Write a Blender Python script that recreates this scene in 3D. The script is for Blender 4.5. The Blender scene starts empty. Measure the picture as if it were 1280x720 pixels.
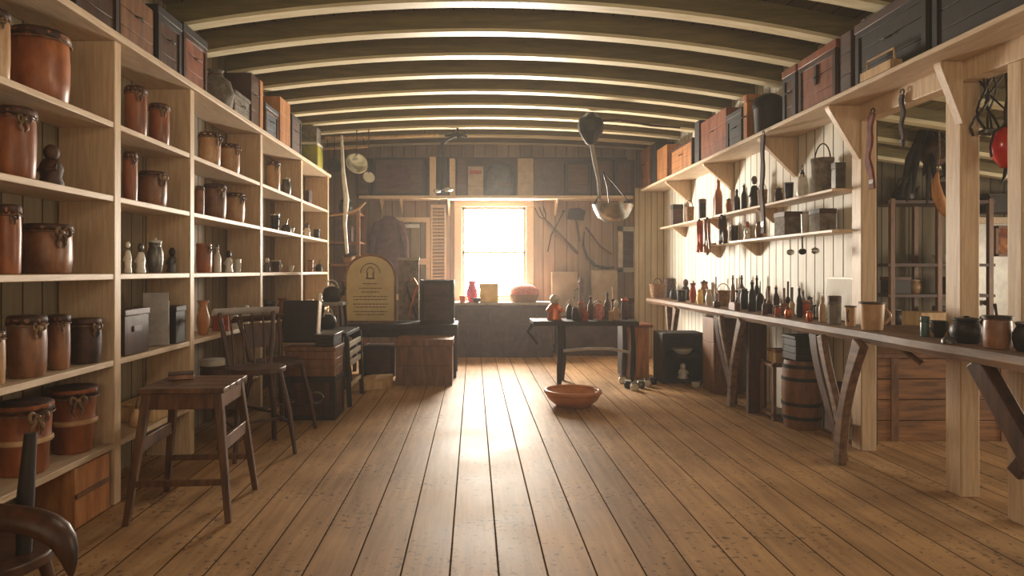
import bpy, bmesh, math, random
from mathutils import Vector, Matrix, noise
R = math.radians
rnd = random.Random(11)
sc = bpy.context.scene
COL = sc.collection
F = 800.0; CX = 592.0; CY = 338.0; H = 1.4

def at(x, y, Y): return Vector(((x-CX)/F*Y, Y, H+(CY-y)/F*Y))
def YX(x, X): return X*F/(x-CX)          # depth of the sight line x at distance X from the axis

# ------------------------------------------------------------------ mesh collector
class MB:
    def __init__(s): s.bm = bmesh.new()
    def _v(s, pts, M=None):
        return [s.bm.verts.new((M @ Vector(p)) if M else Vector(p)) for p in pts]
    def box(s, x0, x1, y0, y1, z0, z1, M=None):
        v = s._v([(x0,y0,z0),(x1,y0,z0),(x1,y1,z0),(x0,y1,z0),(x0,y0,z1),(x1,y0,z1),(x1,y1,z1),(x0,y1,z1)], M)
        for f in ((3,2,1,0),(4,5,6,7),(0,1,5,4),(1,2,6,5),(2,3,7,6),(3,0,4,7)): s.bm.faces.new([v[i] for i in f])
        return s
    def cbox(s, c, sx, sy, sz, rz=0, rx=0, ry=0):
        M = Matrix.Translation(c) @ Matrix.Rotation(rz,4,'Z') @ Matrix.Rotation(rx,4,'X') @ Matrix.Rotation(ry,4,'Y')
        return s.box(-sx/2, sx/2, -sy/2, sy/2, -sz/2, sz/2, M)
    def bar(s, p0, p1, w, d, w1=None, d1=None, up=(0,0,1)):
        p0 = Vector(p0); p1 = Vector(p1); w1 = w if w1 is None else w1; d1 = d if d1 is None else d1
        t = (p1-p0).normalized(); u = Vector(up)
        if abs(t.dot(u)) > .95: u = Vector((0,1,0))
        a = t.cross(u).normalized(); b = a.cross(t).normalized()
        q = []
        for p, ww, dd in ((p0,w,d),(p1,w1,d1)):
            for i, j in ((-1,-1),(1,-1),(1,1),(-1,1)): q.append(p + a*(i*ww/2) + b*(j*dd/2))
        v = s._v(q)
        for f in ((3,2,1,0),(4,5,6,7),(0,1,5,4),(1,2,6,5),(2,3,7,6),(3,0,4,7)): s.bm.faces.new([v[i] for i in f])
        return s
    def tube(s, pts, r, n=8, closed=False, flat=1.0):
        pts = [Vector(p) for p in pts]; N = len(pts)
        rs = r if isinstance(r, (list, tuple)) else [r]*N
        rings = []; prev = None
        for i, p in enumerate(pts):
            if closed: t = pts[(i+1) % N]-pts[i-1]
            else: t = pts[min(i+1, N-1)]-pts[max(i-1, 0)]
            t = t.normalized() if t.length > 1e-9 else Vector((0,0,1))
            if prev is None:
                a = t.orthogonal().normalized()
            else:
                a = prev - t*prev.dot(t)
                a = a.normalized() if a.length > 1e-6 else t.orthogonal().normalized()
            prev = a; b = t.cross(a)
            rings.append(s._v([p + (a*math.cos(2*math.pi*k/n) + b*math.sin(2*math.pi*k/n)*flat)*rs[i] for k in range(n)]))
        m = N if closed else N-1
        for i in range(m):
            A = rings[i]; B = rings[(i+1) % N]
            for k in range(n): s.bm.faces.new((A[k], A[(k+1)%n], B[(k+1)%n], B[k]))
        if not closed:
            s.bm.faces.new(rings[0][::-1]); s.bm.faces.new(rings[-1])
        return s
    def lathe(s, prof, n=20, c=(0,0,0), M=None, wob=0, seed=0, sx=1, sy=1):
        c = Vector(c); rings = []
        for r, z in prof:
            if r < 1e-5: rings.append(s._v([c+Vector((0,0,z))], M)); continue
            q = []
            for k in range(n):
                a = 2*math.pi*k/n
                rr = r*(1 + wob*noise.noise(Vector((math.cos(a)*1.5+seed, math.sin(a)*1.5, z*9+seed))))
                q.append(c+Vector((math.cos(a)*rr*sx, math.sin(a)*rr*sy, z)))
            rings.append(s._v(q, M))
        for A, B in zip(rings, rings[1:]):
            if len(A) == 1 and len(B) == 1: continue
            for k in range(n):
                k2 = (k+1) % n
                if len(A) == 1: s.bm.faces.new((A[0], B[k2], B[k]))
                elif len(B) == 1: s.bm.faces.new((A[k], A[k2], B[0]))
                else: s.bm.faces.new((A[k], A[k2], B[k2], B[k]))
        if len(rings[0]) > 1: s.bm.faces.new(rings[0][::-1])
        if len(rings[-1]) > 1: s.bm.faces.new(rings[-1])
        return s
    def prism(s, pts, a, b, axis='Y', M=None):
        def q(u, v, w):
            return (u, w, v) if axis == 'Y' else ((w, u, v) if axis == 'X' else (u, v, w))
        A = s._v([q(u, v, a) for u, v in pts], M); B = s._v([q(u, v, b) for u, v in pts], M); n = len(pts)
        s.bm.faces.new(A[::-1]); s.bm.faces.new(B)
        for k in range(n): s.bm.faces.new((A[k], A[(k+1)%n], B[(k+1)%n], B[k]))
        return s
    def ball(s, c, r, sx=1, sy=1, sz=1, n=12, wob=0, seed=0):
        m = max(5, n//2+1); prof = []
        for i in range(m+1):
            a = -math.pi/2 + math.pi*i/m
            prof.append((max(0, math.cos(a))*r if 0 < i < m else 0, math.sin(a)*r*sz))
        return s.lathe(prof, n, c, wob=wob, seed=seed, sx=sx, sy=sy)
    def plank(s, pts, ws, x0, x1):
        L_, R_ = [], []; n = len(pts)
        for i in range(n):
            a = Vector(pts[max(i-1, 0)]); b = Vector(pts[min(i+1, n-1)]); t = (b-a).normalized(); q = Vector((-t.y, t.x))*ws[i]/2; p = Vector(pts[i])
            L_.append(tuple(p+q)); R_.append(tuple(p-q))
        return s.prism(L_ + R_[::-1], x0, x1, axis='X')
    def jitter(s, amp, sc_=6, seed=0):
        for v in s.bm.verts:
            v.co += noise.noise_vector(v.co*sc_ + Vector((seed, 0, 0)))*amp
        return s
    def build(s, name, m, parent=None, loc=None, rz=0, bevel=0, smooth=35, sub=0):
        bmesh.ops.recalc_face_normals(s.bm, faces=s.bm.faces)
        me = bpy.data.meshes.new(name); s.bm.to_mesh(me); s.bm.free()
        for p in me.polygons: p.use_smooth = True
        try: me.set_sharp_from_angle(angle=R(smooth))
        except Exception: pass
        me.materials.append(m)
        o = bpy.data.objects.new(name, me); COL.objects.link(o)
        if parent: o.parent = parent
        if loc is not None: o.location = loc
        if rz: o.rotation_euler = (0, 0, rz)
        if bevel:
            b = o.modifiers.new('bevel', 'BEVEL'); b.width = bevel; b.segments = 2; b.limit_method = 'ANGLE'; b.angle_limit = R(40)
        if sub:
            b = o.modifiers.new('sub', 'SUBSURF'); b.levels = sub; b.render_levels = sub
        return o

def tag(o, label, cat, group=None, kind=None):
    o['label'] = label; o['category'] = cat
    if group: o['group'] = group
    if kind: o['kind'] = kind
    return o
def thing(name, label, cat, loc, rz=0, group=None):
    o = bpy.data.objects.new(name, None); COL.objects.link(o); o.empty_display_size = .05
    o.location = Vector(loc) + Vector((0, 0, .003 if loc[2] > .04 and 'shelf' not in name else 0)); o.rotation_euler = (0, 0, rz)
    return tag(o, label, cat, group)
def struct(o):
    o['kind'] = 'structure'; return o

# ------------------------------------------------------------------ materials
def srgb(c):
    def f(u):
        u /= 255.0
        return u/12.92 if u <= .04045 else ((u+.055)/1.055)**2.4
    return (f(c[0]), f(c[1]), f(c[2]), 1)
def _new(name):
    m = bpy.data.materials.new(name); m.use_nodes = True
    nt = m.node_tree; b = nt.nodes['Principled BSDF']
    return m, nt, b
def nd(nt, t, **k):
    n = nt.nodes.new(t)
    for a, v in k.items():
        if a.startswith('i_'): n.inputs[a[2:]].default_value = v
        else: setattr(n, a, v)
    return n
def mat(name, c1, c2, rough=.6, metal=0, scale=6, stretch=(1,1,1), bump=.15, vary=.12, c3=None, coat=0, detail=6, world=False):
    m, nt, b = _new(name); L = nt.links.new
    tc = nd(nt, 'ShaderNodeTexCoord'); mp = nd(nt, 'ShaderNodeMapping'); mp.inputs['Scale'].default_value = stretch
    oi = nd(nt, 'ShaderNodeObjectInfo')
    ad = nd(nt, 'ShaderNodeVectorMath', operation='ADD')
    mu = nd(nt, 'ShaderNodeMath', operation='MULTIPLY'); mu.inputs[1].default_value = 17.0
    L(oi.outputs['Random'], mu.inputs[0]); L(tc.outputs['Object'], ad.inputs[0]); L(mu.outputs[0], ad.inputs[1])
    L(ad.outputs[0], mp.inputs['Vector'])
    n = nd(nt, 'ShaderNodeTexNoise'); n.inputs['Scale'].default_value = scale; n.inputs['Detail'].default_value = detail
    n.inputs['Roughness'].default_value = .62
    L(mp.outputs[0], n.inputs['Vector'])
    cr = nd(nt, 'ShaderNodeValToRGB'); e = cr.color_ramp.elements
    e[0].position = .34; e[1].position = .68; e[0].color = srgb(c1); e[1].color = srgb(c2)
    if c3:
        x = cr.color_ramp.elements.new(.5); x.color = srgb(c3)
    L(n.outputs['Fac'], cr.inputs[0])
    hs = nd(nt, 'ShaderNodeHueSaturation')
    mr = nd(nt, 'ShaderNodeMapRange'); mr.inputs['To Min'].default_value = 1-vary; mr.inputs['To Max'].default_value = 1+vary
    L(oi.outputs['Random'], mr.inputs['Value']); L(mr.outputs[0], hs.inputs['Value']); L(cr.outputs[0], hs.inputs['Color'])
    L(hs.outputs[0], b.inputs['Base Color'])
    b.inputs['Roughness'].default_value = rough; b.inputs['Metallic'].default_value = metal
    if coat: b.inputs['Coat Weight'].default_value = coat; b.inputs['Coat Roughness'].default_value = .25
    if bump:
        bp = nd(nt, 'ShaderNodeBump'); bp.inputs['Strength'].default_value = bump; bp.inputs['Distance'].default_value = .01
        L(n.outputs['Fac'], bp.inputs['Height']); L(bp.outputs[0], b.inputs['Normal'])
    return m
def boards(name, c1, c2, axis=0, width=.12, groove=.06, gcol=(40,28,16), grain=1, rough=.6, vary=.25, seams=0, specks=0, bump=.5, off=0.0):
    m, nt, b = _new(name); L = nt.links.new
    tc = nd(nt, 'ShaderNodeTexCoord'); sp = nd(nt, 'ShaderNodeSeparateXYZ'); L(tc.outputs['Object'], sp.inputs[0])
    dv = nd(nt, 'ShaderNodeMath', operation='DIVIDE'); dv.inputs[1].default_value = width
    ao = nd(nt, 'ShaderNodeMath', operation='ADD'); ao.inputs[1].default_value = off
    L(sp.outputs[axis], ao.inputs[0]); L(ao.outputs[0], dv.inputs[0])
    fl = nd(nt, 'ShaderNodeMath', operation='FLOOR'); L(dv.outputs[0], fl.inputs[0])
    fr = nd(nt, 'ShaderNodeMath', operation='FRACT'); L(dv.outputs[0], fr.inputs[0])
    wn = nd(nt, 'ShaderNodeTexWhiteNoise', noise_dimensions='1D'); L(fl.outputs[0], wn.inputs['W'])
    # groove mask: distance to the board edge
    s1 = nd(nt, 'ShaderNodeMath', operation='SUBTRACT'); s1.inputs[1].default_value = .5; L(fr.outputs[0], s1.inputs[0])
    ab = nd(nt, 'ShaderNodeMath', operation='ABSOLUTE'); L(s1.outputs[0], ab.inputs[0])
    gm = nd(nt, 'ShaderNodeMapRange'); gm.inputs['From Min'].default_value = .5-groove; gm.inputs['From Max'].default_value = .5-groove*.35
    L(ab.outputs[0], gm.inputs['Value'])
    mask = gm.outputs[0]
    if seams:
        o1 = nd(nt, 'ShaderNodeMath', operation='MULTIPLY_ADD'); o1.inputs[1].default_value = 7.3
        L(wn.outputs['Value'], o1.inputs[0]); L(sp.outputs[grain], o1.inputs[2])
        o2 = nd(nt, 'ShaderNodeMath', operation='DIVIDE'); o2.inputs[1].default_value = seams; L(o1.outputs[0], o2.inputs[0])
        o3 = nd(nt, 'ShaderNodeMath', operation='FRACT'); L(o2.outputs[0], o3.inputs[0])
        o4 = nd(nt, 'ShaderNodeMath', operation='LESS_THAN'); o4.inputs[1].default_value = .0025; L(o3.outputs[0], o4.inputs[0])
        mx = nd(nt, 'ShaderNodeMath', operation='MAXIMUM'); L(mask, mx.inputs[0]); L(o4.outputs[0], mx.inputs[1]); mask = mx.outputs[0]
    # grain
    cb = nd(nt, 'ShaderNodeVectorMath', operation='MULTIPLY'); sc3 = [22, 22, 22]; sc3[grain] = 1.6
    cb.inputs[1].default_value = sc3; L(tc.outputs['Object'], cb.inputs[0])
    ad = nd(nt, 'ShaderNodeVectorMath', operation='ADD'); ml = nd(nt, 'ShaderNodeMath', operation='MULTIPLY'); ml.inputs[1].default_value = 31
    L(wn.outputs['Value'], ml.inputs[0]); L(cb.outputs[0], ad.inputs[0]); L(ml.outputs[0], ad.inputs[1])
    n = nd(nt, 'ShaderNodeTexNoise'); n.inputs['Scale'].default_value = 1; n.inputs['Detail'].default_value = 7; n.inputs['Roughness'].default_value = .6
    L(ad.outputs[0], n.inputs['Vector'])
    n2 = nd(nt, 'ShaderNodeTexNoise'); n2.inputs['Scale'].default_value = 1.7; n2.inputs['Detail'].default_value = 6; L(tc.outputs['Object'], n2.inputs['Vector'])
    mixn = nd(nt, 'ShaderNodeMath', operation='MULTIPLY_ADD'); mixn.inputs[1].default_value = .5
    h2 = nd(nt, 'ShaderNodeMath', operation='MULTIPLY'); h2.inputs[1].default_value = .5; L(n2.outputs['Fac'], h2.inputs[0])
    L(n.outputs['Fac'], mixn.inputs[0]); L(h2.outputs[0], mixn.inputs[2])
    cr = nd(nt, 'ShaderNodeValToRGB'); e = cr.color_ramp.elements; e[0].position = .36; e[1].position = .64
    e[0].color = srgb(c1); e[1].color = srgb(c2); L(mixn.outputs[0], cr.inputs[0])
    hs = nd(nt, 'ShaderNodeHueSaturation'); mr = nd(nt, 'ShaderNodeMapRange')
    mr.inputs['To Min'].default_value = 1-vary; mr.inputs['To Max'].default_value = 1+vary*.5
    L(wn.outputs['Value'], mr.inputs['Value']); L(mr.outputs[0], hs.inputs['Value']); L(cr.outputs[0], hs.inputs['Color'])
    col = hs.outputs[0]
    if specks:
        vn = nd(nt, 'ShaderNodeTexNoise'); vn.inputs['Scale'].default_value = 30; vn.inputs['Detail'].default_value = 3
        L(tc.outputs['Object'], vn.inputs['Vector'])
        v2 = nd(nt, 'ShaderNodeTexNoise'); v2.inputs['Scale'].default_value = 2.2; L(tc.outputs['Object'], v2.inputs['Vector'])
        am = nd(nt, 'ShaderNodeMath', operation='MULTIPLY_ADD'); am.inputs[1].default_value = .35; L(v2.outputs['Fac'], am.inputs[0]); L(vn.outputs['Fac'], am.inputs[2])
        sm = nd(nt, 'ShaderNodeMapRange'); sm.inputs['From Min'].default_value = .78; sm.inputs['From Max'].default_value = .86
        sm.inputs['To Max'].default_value = specks; L(am.outputs[0], sm.inputs['Value'])
        x1 = nd(nt, 'ShaderNodeMix', data_type='RGBA'); L(sm.outputs[0], x1.inputs['Factor']); L(col, x1.inputs['A']); x1.inputs['B'].default_value = srgb((52,34,18)); col = x1.outputs['Result']
    x2 = nd(nt, 'ShaderNodeMix', data_type='RGBA'); L(mask, x2.inputs['Factor']); L(col, x2.inputs['A']); x2.inputs['B'].default_value = srgb(gcol)
    L(x2.outputs['Result'], b.inputs['Base Color'])
    rr = nd(nt, 'ShaderNodeMapRange'); rr.inputs['To Min'].default_value = rough-.1; rr.inputs['To Max'].default_value = rough+.12
    L(n2.outputs['Fac'], rr.inputs['Value']); rm = nd(nt, 'ShaderNodeMath', operation='MULTIPLY_ADD'); rm.inputs[1].default_value = .5; L(mask, rm.inputs[0]); L(rr.outputs[0], rm.inputs[2]); L(rm.outputs[0], b.inputs['Roughness'])
    sl = nd(nt, 'ShaderNodeMapRange'); sl.inputs['To Min'].default_value = .38; sl.inputs['To Max'].default_value = 0; L(mask, sl.inputs['Value']); L(sl.outputs[0], b.inputs['Specular IOR Level'])
    hh = nd(nt, 'ShaderNodeMath', operation='MULTIPLY_ADD'); hh.inputs[1].default_value = -1.6; L(mask, hh.inputs[0]); L(n.outputs['Fac'], hh.inputs[2])
    bp = nd(nt, 'ShaderNodeBump'); bp.inputs['Strength'].default_value = bump; bp.inputs['Distance'].default_value = .006
    L(hh.outputs[0], bp.inputs['Height']); L(bp.outputs[0], b.inputs['Normal'])
    return m

M = {}
M['floor'] = boards('floor_planks', (140,104,66), (194,152,104), axis=0, width=.226, groove=.026, gcol=(60,42,24), grain=1, rough=.56, vary=.16, specks=.7, bump=.25, off=.11)
M['wall_l'] = boards('left_wall_boards', (116,100,76), (150,132,104), axis=1, width=.16, groove=.05, gcol=(70,54,34), grain=2, rough=.7)
M['wall_r'] = boards('white_wall_boards', (220,214,198), (244,240,228), axis=1, width=.15, groove=.06, gcol=(96,80,58), grain=2, rough=.6, vary=.12)
M['wall_b'] = boards('back_wall_boards', (134,114,98), (168,146,126), axis=0, width=.2, groove=.04, gcol=(90,74,56), grain=2, rough=.7)
M['wall_s'] = boards('side_room_boards', (104,92,72), (138,124,98), axis=0, width=.17, groove=.05, gcol=(60,50,38), grain=2, rough=.7)
M['ceil'] = boards('ceiling_boards', (92,80,46), (122,106,66), axis=0, width=.18, groove=.04, gcol=(36,28,16), grain=1, rough=.7)
M['cream'] = mat('cream_painted_wood', (194,168,138), (220,199,171), .5, scale=6, stretch=(9,.9,9), bump=.1, vary=.03)
M['creamv'] = mat('cream_timber', (190,160,126), (218,191,155), .5, scale=7, stretch=(8,8,.6), bump=.12, vary=.03)
M['beam'] = mat('olive_beam_wood', (104,92,52), (136,120,74), .65, scale=4, stretch=(.6,5,5), bump=.2, vary=.05)
M['batten'] = mat('lit_beam_underside', (214,200,160), (236,224,190), .5, scale=4, stretch=(.6,5,5), bump=.1, vary=.03)  # brightness of the lit beam undersides put into the colour
M['stoolwood'] = mat('worn_stool_wood', (62,38,22), (118,80,50), .36, scale=5, stretch=(4,4,.7), bump=.25)
M['darkwood'] = mat('dark_stained_wood', (44,24,13), (88,52,30), .38, scale=5, stretch=(4,4,.7), bump=.2)
M['blackwood'] = mat('black_wood', (22,15,10), (44,31,22), .6, scale=5, stretch=(3,3,1), bump=.15)
M['midwood'] = mat('brown_wood', (92,58,32), (140,94,56), .5, scale=5, stretch=(4,4,.8), bump=.25)
M['benchwood'] = mat('weathered_bench_wood', (80,54,34), (136,100,66), .6, scale=4, stretch=(5,.7,5), bump=.4, vary=.05)
M['palewood'] = mat('pale_bare_wood', (170,134,90), (206,172,124), .55, scale=4, stretch=(5,5,.7), bump=.2)
M['orangewood'] = mat('orange_wood', (150,92,48), (202,142,86), .45, scale=4, stretch=(4,4,.7), bump=.2)
M['redwood'] = mat('red_brown_wood', (98,48,26), (150,84,50), .45, scale=5, stretch=(3,3,1), bump=.25)
M['umber'] = mat('umber_wood', (58,38,30), (92,64,50), .6, scale=5, stretch=(1,1,4), bump=.2)
M['terra'] = mat('glazed_terracotta', (108,58,32), (186,116,70), .42, scale=7, stretch=(1,1,.35), bump=.15, vary=.14, c3=(148,84,46), coat=.12)
M['terra2'] = mat('brown_salt_glaze', (92,54,34), (168,116,80), .42, scale=9, stretch=(1,1,.5), bump=.3, vary=.14, coat=.15)
M['tan'] = mat('tan_stoneware', (160,118,80), (206,170,128), .4, scale=8, stretch=(1,1,.5), bump=.2, coat=.15)
M['cover'] = mat('dark_leather_cover', (40,22,14), (84,52,34), .6, scale=14, bump=.5)
M['belt'] = mat('dark_strap_leather', (34,20,13), (66,40,26), .75, scale=18, bump=.3)
M['belt_red'] = mat('red_brown_leather', (84,34,20), (128,60,38), .75, scale=18, bump=.3)
M['knot'] = mat('leather_and_cord_knot', (44,28,20), (150,116,82), .5, scale=16, bump=.5)
M['cord'] = mat('knotted_cord', (70,48,32), (150,118,84), .7, scale=40, bump=.5)
M['white'] = mat('white_ceramic', (196,190,178), (232,228,218), .3, scale=6, bump=.05)
M['grey'] = mat('grey_pewter', (66,64,62), (120,116,110), .38, metal=.6, scale=7, bump=.15)
M['iron'] = mat('dark_iron', (28,26,25), (58,54,50), .45, metal=.6, scale=12, bump=.25)
M['tin'] = mat('bright_tin', (170,170,166), (214,214,208), .25, metal=.9, scale=5, bump=.1)
M['copper'] = mat('copper_metal', (176,88,50), (222,130,84), .3, metal=.85, scale=6, bump=.1)
M['red'] = mat('red_glaze', (150,16,10), (206,38,24), .22, scale=5, bump=.05, coat=.5)
M['rust'] = mat('rust_red_cloth', (130,50,26), (186,84,44), .8, scale=20, bump=.4)
M['paper'] = mat('white_paper', (222,218,208), (240,238,230), .8, scale=8, bump=.03, vary=.02)
M['greypaper'] = mat('grey_paper', (150,144,140), (182,176,170), .8, scale=8, bump=.03)
M['cloth'] = mat('pink_woven_cloth', (190,110,110), (226,160,150), .85, scale=30, bump=.5)
M['magenta'] = mat('magenta_cloth', (190,70,120), (226,110,160), .8, scale=20, bump=.3)
M['yellow'] = mat('yellow_card', (206,170,90), (226,196,126), .7, scale=8, bump=.1)
M['green'] = mat('green_yellow_tin', (92,108,34), (184,172,66), .4, scale=3, bump=.05)
M['teal'] = mat('teal_enamel', (58,84,84), (92,120,116), .35, scale=6, bump=.1)
M['blue'] = mat('blue_grey_paint', (44,50,60), (84,90,100), .5, scale=10, bump=.3)
M['card'] = mat('beige_card', (150,132,112), (180,162,138), .75, scale=5, bump=.05)
M['stone'] = mat('grey_sackcloth', (92,84,74), (142,132,118), .85, scale=16, bump=.6)
M['sign'] = mat('cream_sign_face', (186,168,120), (210,192,146), .5, scale=5, bump=.05, vary=.02)
M['ink'] = mat('dark_ink', (70,54,36), (92,72,50), .6, bump=0, vary=.02)
M['plum'] = mat('plum_coat_cloth', (56,34,40), (98,62,64), .85, scale=12, bump=.6)
M['wicker'] = mat('woven_wicker', (110,76,46), (172,130,88), .7, scale=34, stretch=(1,1,2.4), bump=.8)
M['bowl'] = mat('orange_turned_bowl', (166,96,48), (204,134,78), .4, scale=4, stretch=(1,1,3), bump=.1, coat=.2)
M['side'] = mat('purple_brown_cabinet', (48,36,38), (86,66,64), .5, scale=7, bump=.4)
M['pic'] = mat('orange_picture', (150,80,36), (206,140,84), .7, scale=4, bump=0, c3=(100,44,22))
m, nt, b = _new('window_glass')
t = nd(nt, 'ShaderNodeBsdfTransparent'); g = nd(nt, 'ShaderNodeBsdfGlossy'); g.inputs['Roughness'].default_value = .02
mx = nd(nt, 'ShaderNodeMixShader'); mx.inputs[0].default_value = .025
nt.links.new(t.outputs[0], mx.inputs[1]); nt.links.new(g.outputs[0], mx.inputs[2])
nt.links.new(mx.outputs[0], nt.nodes['Material Output'].inputs['Surface']); M['glass'] = m

# ------------------------------------------------------------------ setting
LX = -2.14; LB = -2.48           # left shelving front / left wall
RW = 3.12                        # white board wall, right
BK = 11.0                        # back wall
FR = -1.6                        # wall behind the viewpoint
SX1 = 8.6; SY1 = 8.0             # side room
def zc(X, Y):                    # underside of a ceiling beam
    t = min(1, max(0, (Y-5.2)/5.8)); c = .036*(1-t) + .012*t
    return 3.56 - c*X*X
fl = struct(MB().box(LB-.2, SX1+.2, FR-.2, BK+.2, -.1, 0).build('floor', M['floor']))
struct(MB().box(LB-.12, LB, FR-.12, BK+.12, 0, 4).build('wall_left', M['wall_l']))
# back wall with the window opening
WX0, WX1, WZ0, WZ1 = -.20, .90, .93, 2.49
w = MB(); w.box(LB, WX0, BK, BK+.12, 0, 4); w.box(WX1, RW+.12, BK, BK+.12, 0, 4); w.box(WX0, WX1, BK, BK+.12, 0, WZ0); w.box(WX0, WX1, BK, BK+.12, WZ1, 4)
struct(w.build('wall_back', M['wall_b']))
# right wall: boards beyond the posts, and the strip above the header all along
w = MB(); w.box(RW, RW+.1, 5.1, BK, 0, 4); w.box(RW, RW+.1, FR, 5.1, 2.735, 4); w.box(RW, RW+.1, FR, 1.2, 0, 2.735)
struct(w.build('wall_right', M['wall_r']))
# wall behind the viewpoint, window openings added for the fill lights
w = MB(); z0, z1 = .9, 2.7
w.box(LB, SX1, FR-.12, FR, 0, z0); w.box(LB, SX1, FR-.12, FR, z1, 4)
for a, b_ in ((LB, -1.9), (-.3, .5), (2.3, 4.6), (6.6, SX1)): w.box(a, b_, FR-.12, FR, z0, z1)
struct(w.build('wall_front', M['wall_b']))
# side room shell
w = MB(); w.box(RW+.1, SX1, SY1, SY1+.1, 0, 3.2); struct(w.build('wall_side_back', M['wall_s']))
w = MB(); w.box(SX1, SX1+.1, FR, 3.0, 0, 3.2); w.box(SX1, SX1+.1, 5.6, SY1, 0, 3.2); w.box(SX1, SX1+.1, 3.0, 5.6, 0, .7); w.box(SX1, SX1+.1, 3.0, 5.6, 1.95, 3.2)
struct(w.build('wall_side_right', M['wall_s']))
# ceiling, arched, and its boards in the side room
def sheet(xs, ys, zf, t, name, m_):
    b_ = MB(); g = []
    for x in xs: g.append([b_.bm.verts.new((x, y, zf(x, y))) for y in ys])
    g2 = []
    for x in xs: g2.append([b_.bm.verts.new((x, y, zf(x, y)+t)) for y in ys])
    for i in range(len(xs)-1):
        for j in range(len(ys)-1):
            b_.bm.faces.new((g[i][j], g[i][j+1], g[i+1][j+1], g[i+1][j])); b_.bm.faces.new((g2[i][j], g2[i+1][j], g2[i+1][j+1], g2[i][j+1]))
    return b_.build(name, m_)
xs = [LB + (RW+.05-LB)*i/24 for i in range(25)]; ys = [FR + (BK+.1-FR)*i/20 for i in range(21)]
struct(sheet(xs, ys, lambda x, y: zc(x, y)+.2, .08, 'ceiling', M['ceil']))
def zs(X): return 2.93 - .15*(X-3.2)
struct(sheet([RW+.1, SX1], [FR, SY1], lambda x, y: zs(x)+.13, .08, 'ceiling_side', M['ceil']))
ti = 1
for k in range(-8, 10):
    Y = 5.2 + .645*k
    if Y < FR+.1: continue
    b_ = MB(); N = 20; lo = []; hi = []
    pr = [(LB+(RW-LB)*i/N) for i in range(N+1)]
    def strip(b_, zlo, zhi, y0, y1):
        R_ = []
        for x in pr:
            z = zc(x, Y)
            R_.append([b_.bm.verts.new(p) for p in ((x, y0, z+zlo), (x, y1, z+zlo), (x, y1, z+zhi), (x, y0, z+zhi))])
        for A, B in zip(R_, R_[1:]):
            for q in range(4): b_.bm.faces.new((A[q], A[(q+1)%4], B[(q+1)%4], B[q]))
        b_.bm.faces.new(R_[0]); b_.bm.faces.new(R_[-1][::-1])
    strip(b_, .03, .205, Y-.045, Y+.045); o = struct(b_.build('trim_%d' % ti, M['beam']))
    b2 = MB(); strip(b2, 0, .03, Y-.06, Y+.06); b2.build('lit_underside', M['batten'], o); ti += 1  # pale strip paints the lit underside of the beam
for k in range(8):
    Y = 2.4 + .72*k
    b_ = MB(); b_.bar((RW+.1, Y, zs(RW+.1)+.075), (SX1, Y, zs(SX1)+.075), .07, .11); o = struct(b_.build('trim_%d' % ti, M['beam']))
    b_ = MB(); b_.bar((RW+.1, Y, zs(RW+.1)), (SX1, Y, zs(SX1)), .09, .04); b_.build('lit_underside', M['batten'], o); ti += 1  # same painted bright underside on the side room beams
# header beam over the posts
struct(MB().box(3.0, RW, 1.2, 5.1, 2.56, 2.69).build('trim_%d' % ti, M['creamv'], bevel=.006)); ti += 1
struct(MB().box(LB, RW, BK-.02, BK, 0, .14).build('baseboard_back', M['side']))
# window
def window(n, x0, x1, z0, z1, y, axis='Y', rows=2, cols=1, fw=.13, mframe='cream'):
    sgn = -1
    root = MB()
    def B(b_, a0, a1, c0, c1, d0, d1):
        if axis == 'Y': b_.box(a0, a1, y+d0, y+d1, c0, c1)
        else: b_.box(y+d0, y+d1, a0, a1, c0, c1)
    B(root, x0-fw, x0, z0-fw*.4, z1+fw, -.03, .02); B(root, x1, x1+fw, z0-fw*.4, z1+fw, -.03, .02)
    B(root, x0-fw, x1+fw, z1, z1+fw, -.045, .02); B(root, x0-fw-.03, x1+fw+.03, z0-.05, z0, -.09, .03)
    o = struct(root.build('window_%d' % n, M[mframe], bevel=.005))
    s = MB(); t_ = .045
    B(s, x0, x0+t_, z0, z1, .03, .07); B(s, x1-t_, x1, z0, z1, .03, .07); B(s, x0, x1, z0, z0+t_, .03, .07); B(s, x0, x1, z1-t_, z1, .03, .07)
    for i in range(1, rows): B(s, x0, x1, z0+(z1-z0)*i/rows-.02, z0+(z1-z0)*i/rows+.02, .03, .07)
    for i in range(1, cols): B(s, x0+(x1-x0)*i/cols-.012, x0+(x1-x0)*i/cols+.012, z0, z1, .035, .065)
    s.build('sash', M[mframe], o)
    g = MB()
    if axis == 'Y': g.box(x0+t_, x1-t_, y+.048, y+.052, z0+t_, z1-t_)
    else: g.box(y+.048, y+.052, x0+t_, x1-t_, z0+t_, z1-t_)
    g.build('pane', M['glass'], o)
    return o
window(1, WX0, WX1, WZ0, WZ1, BK)
window(2, -1.9, -.3, .9, 2.7, FR-.12, rows=3, cols=3); window(3, .5, 2.3, .9, 2.7, FR-.12, rows=3, cols=3); window(4, 4.6, 6.6, .9, 2.7, FR-.12, rows=3, cols=3)  # front windows added out of view as openings for the fill lights
window(5, 3.0, 5.6, .7, 1.95, SX1, axis='X', rows=2, cols=4)

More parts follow.
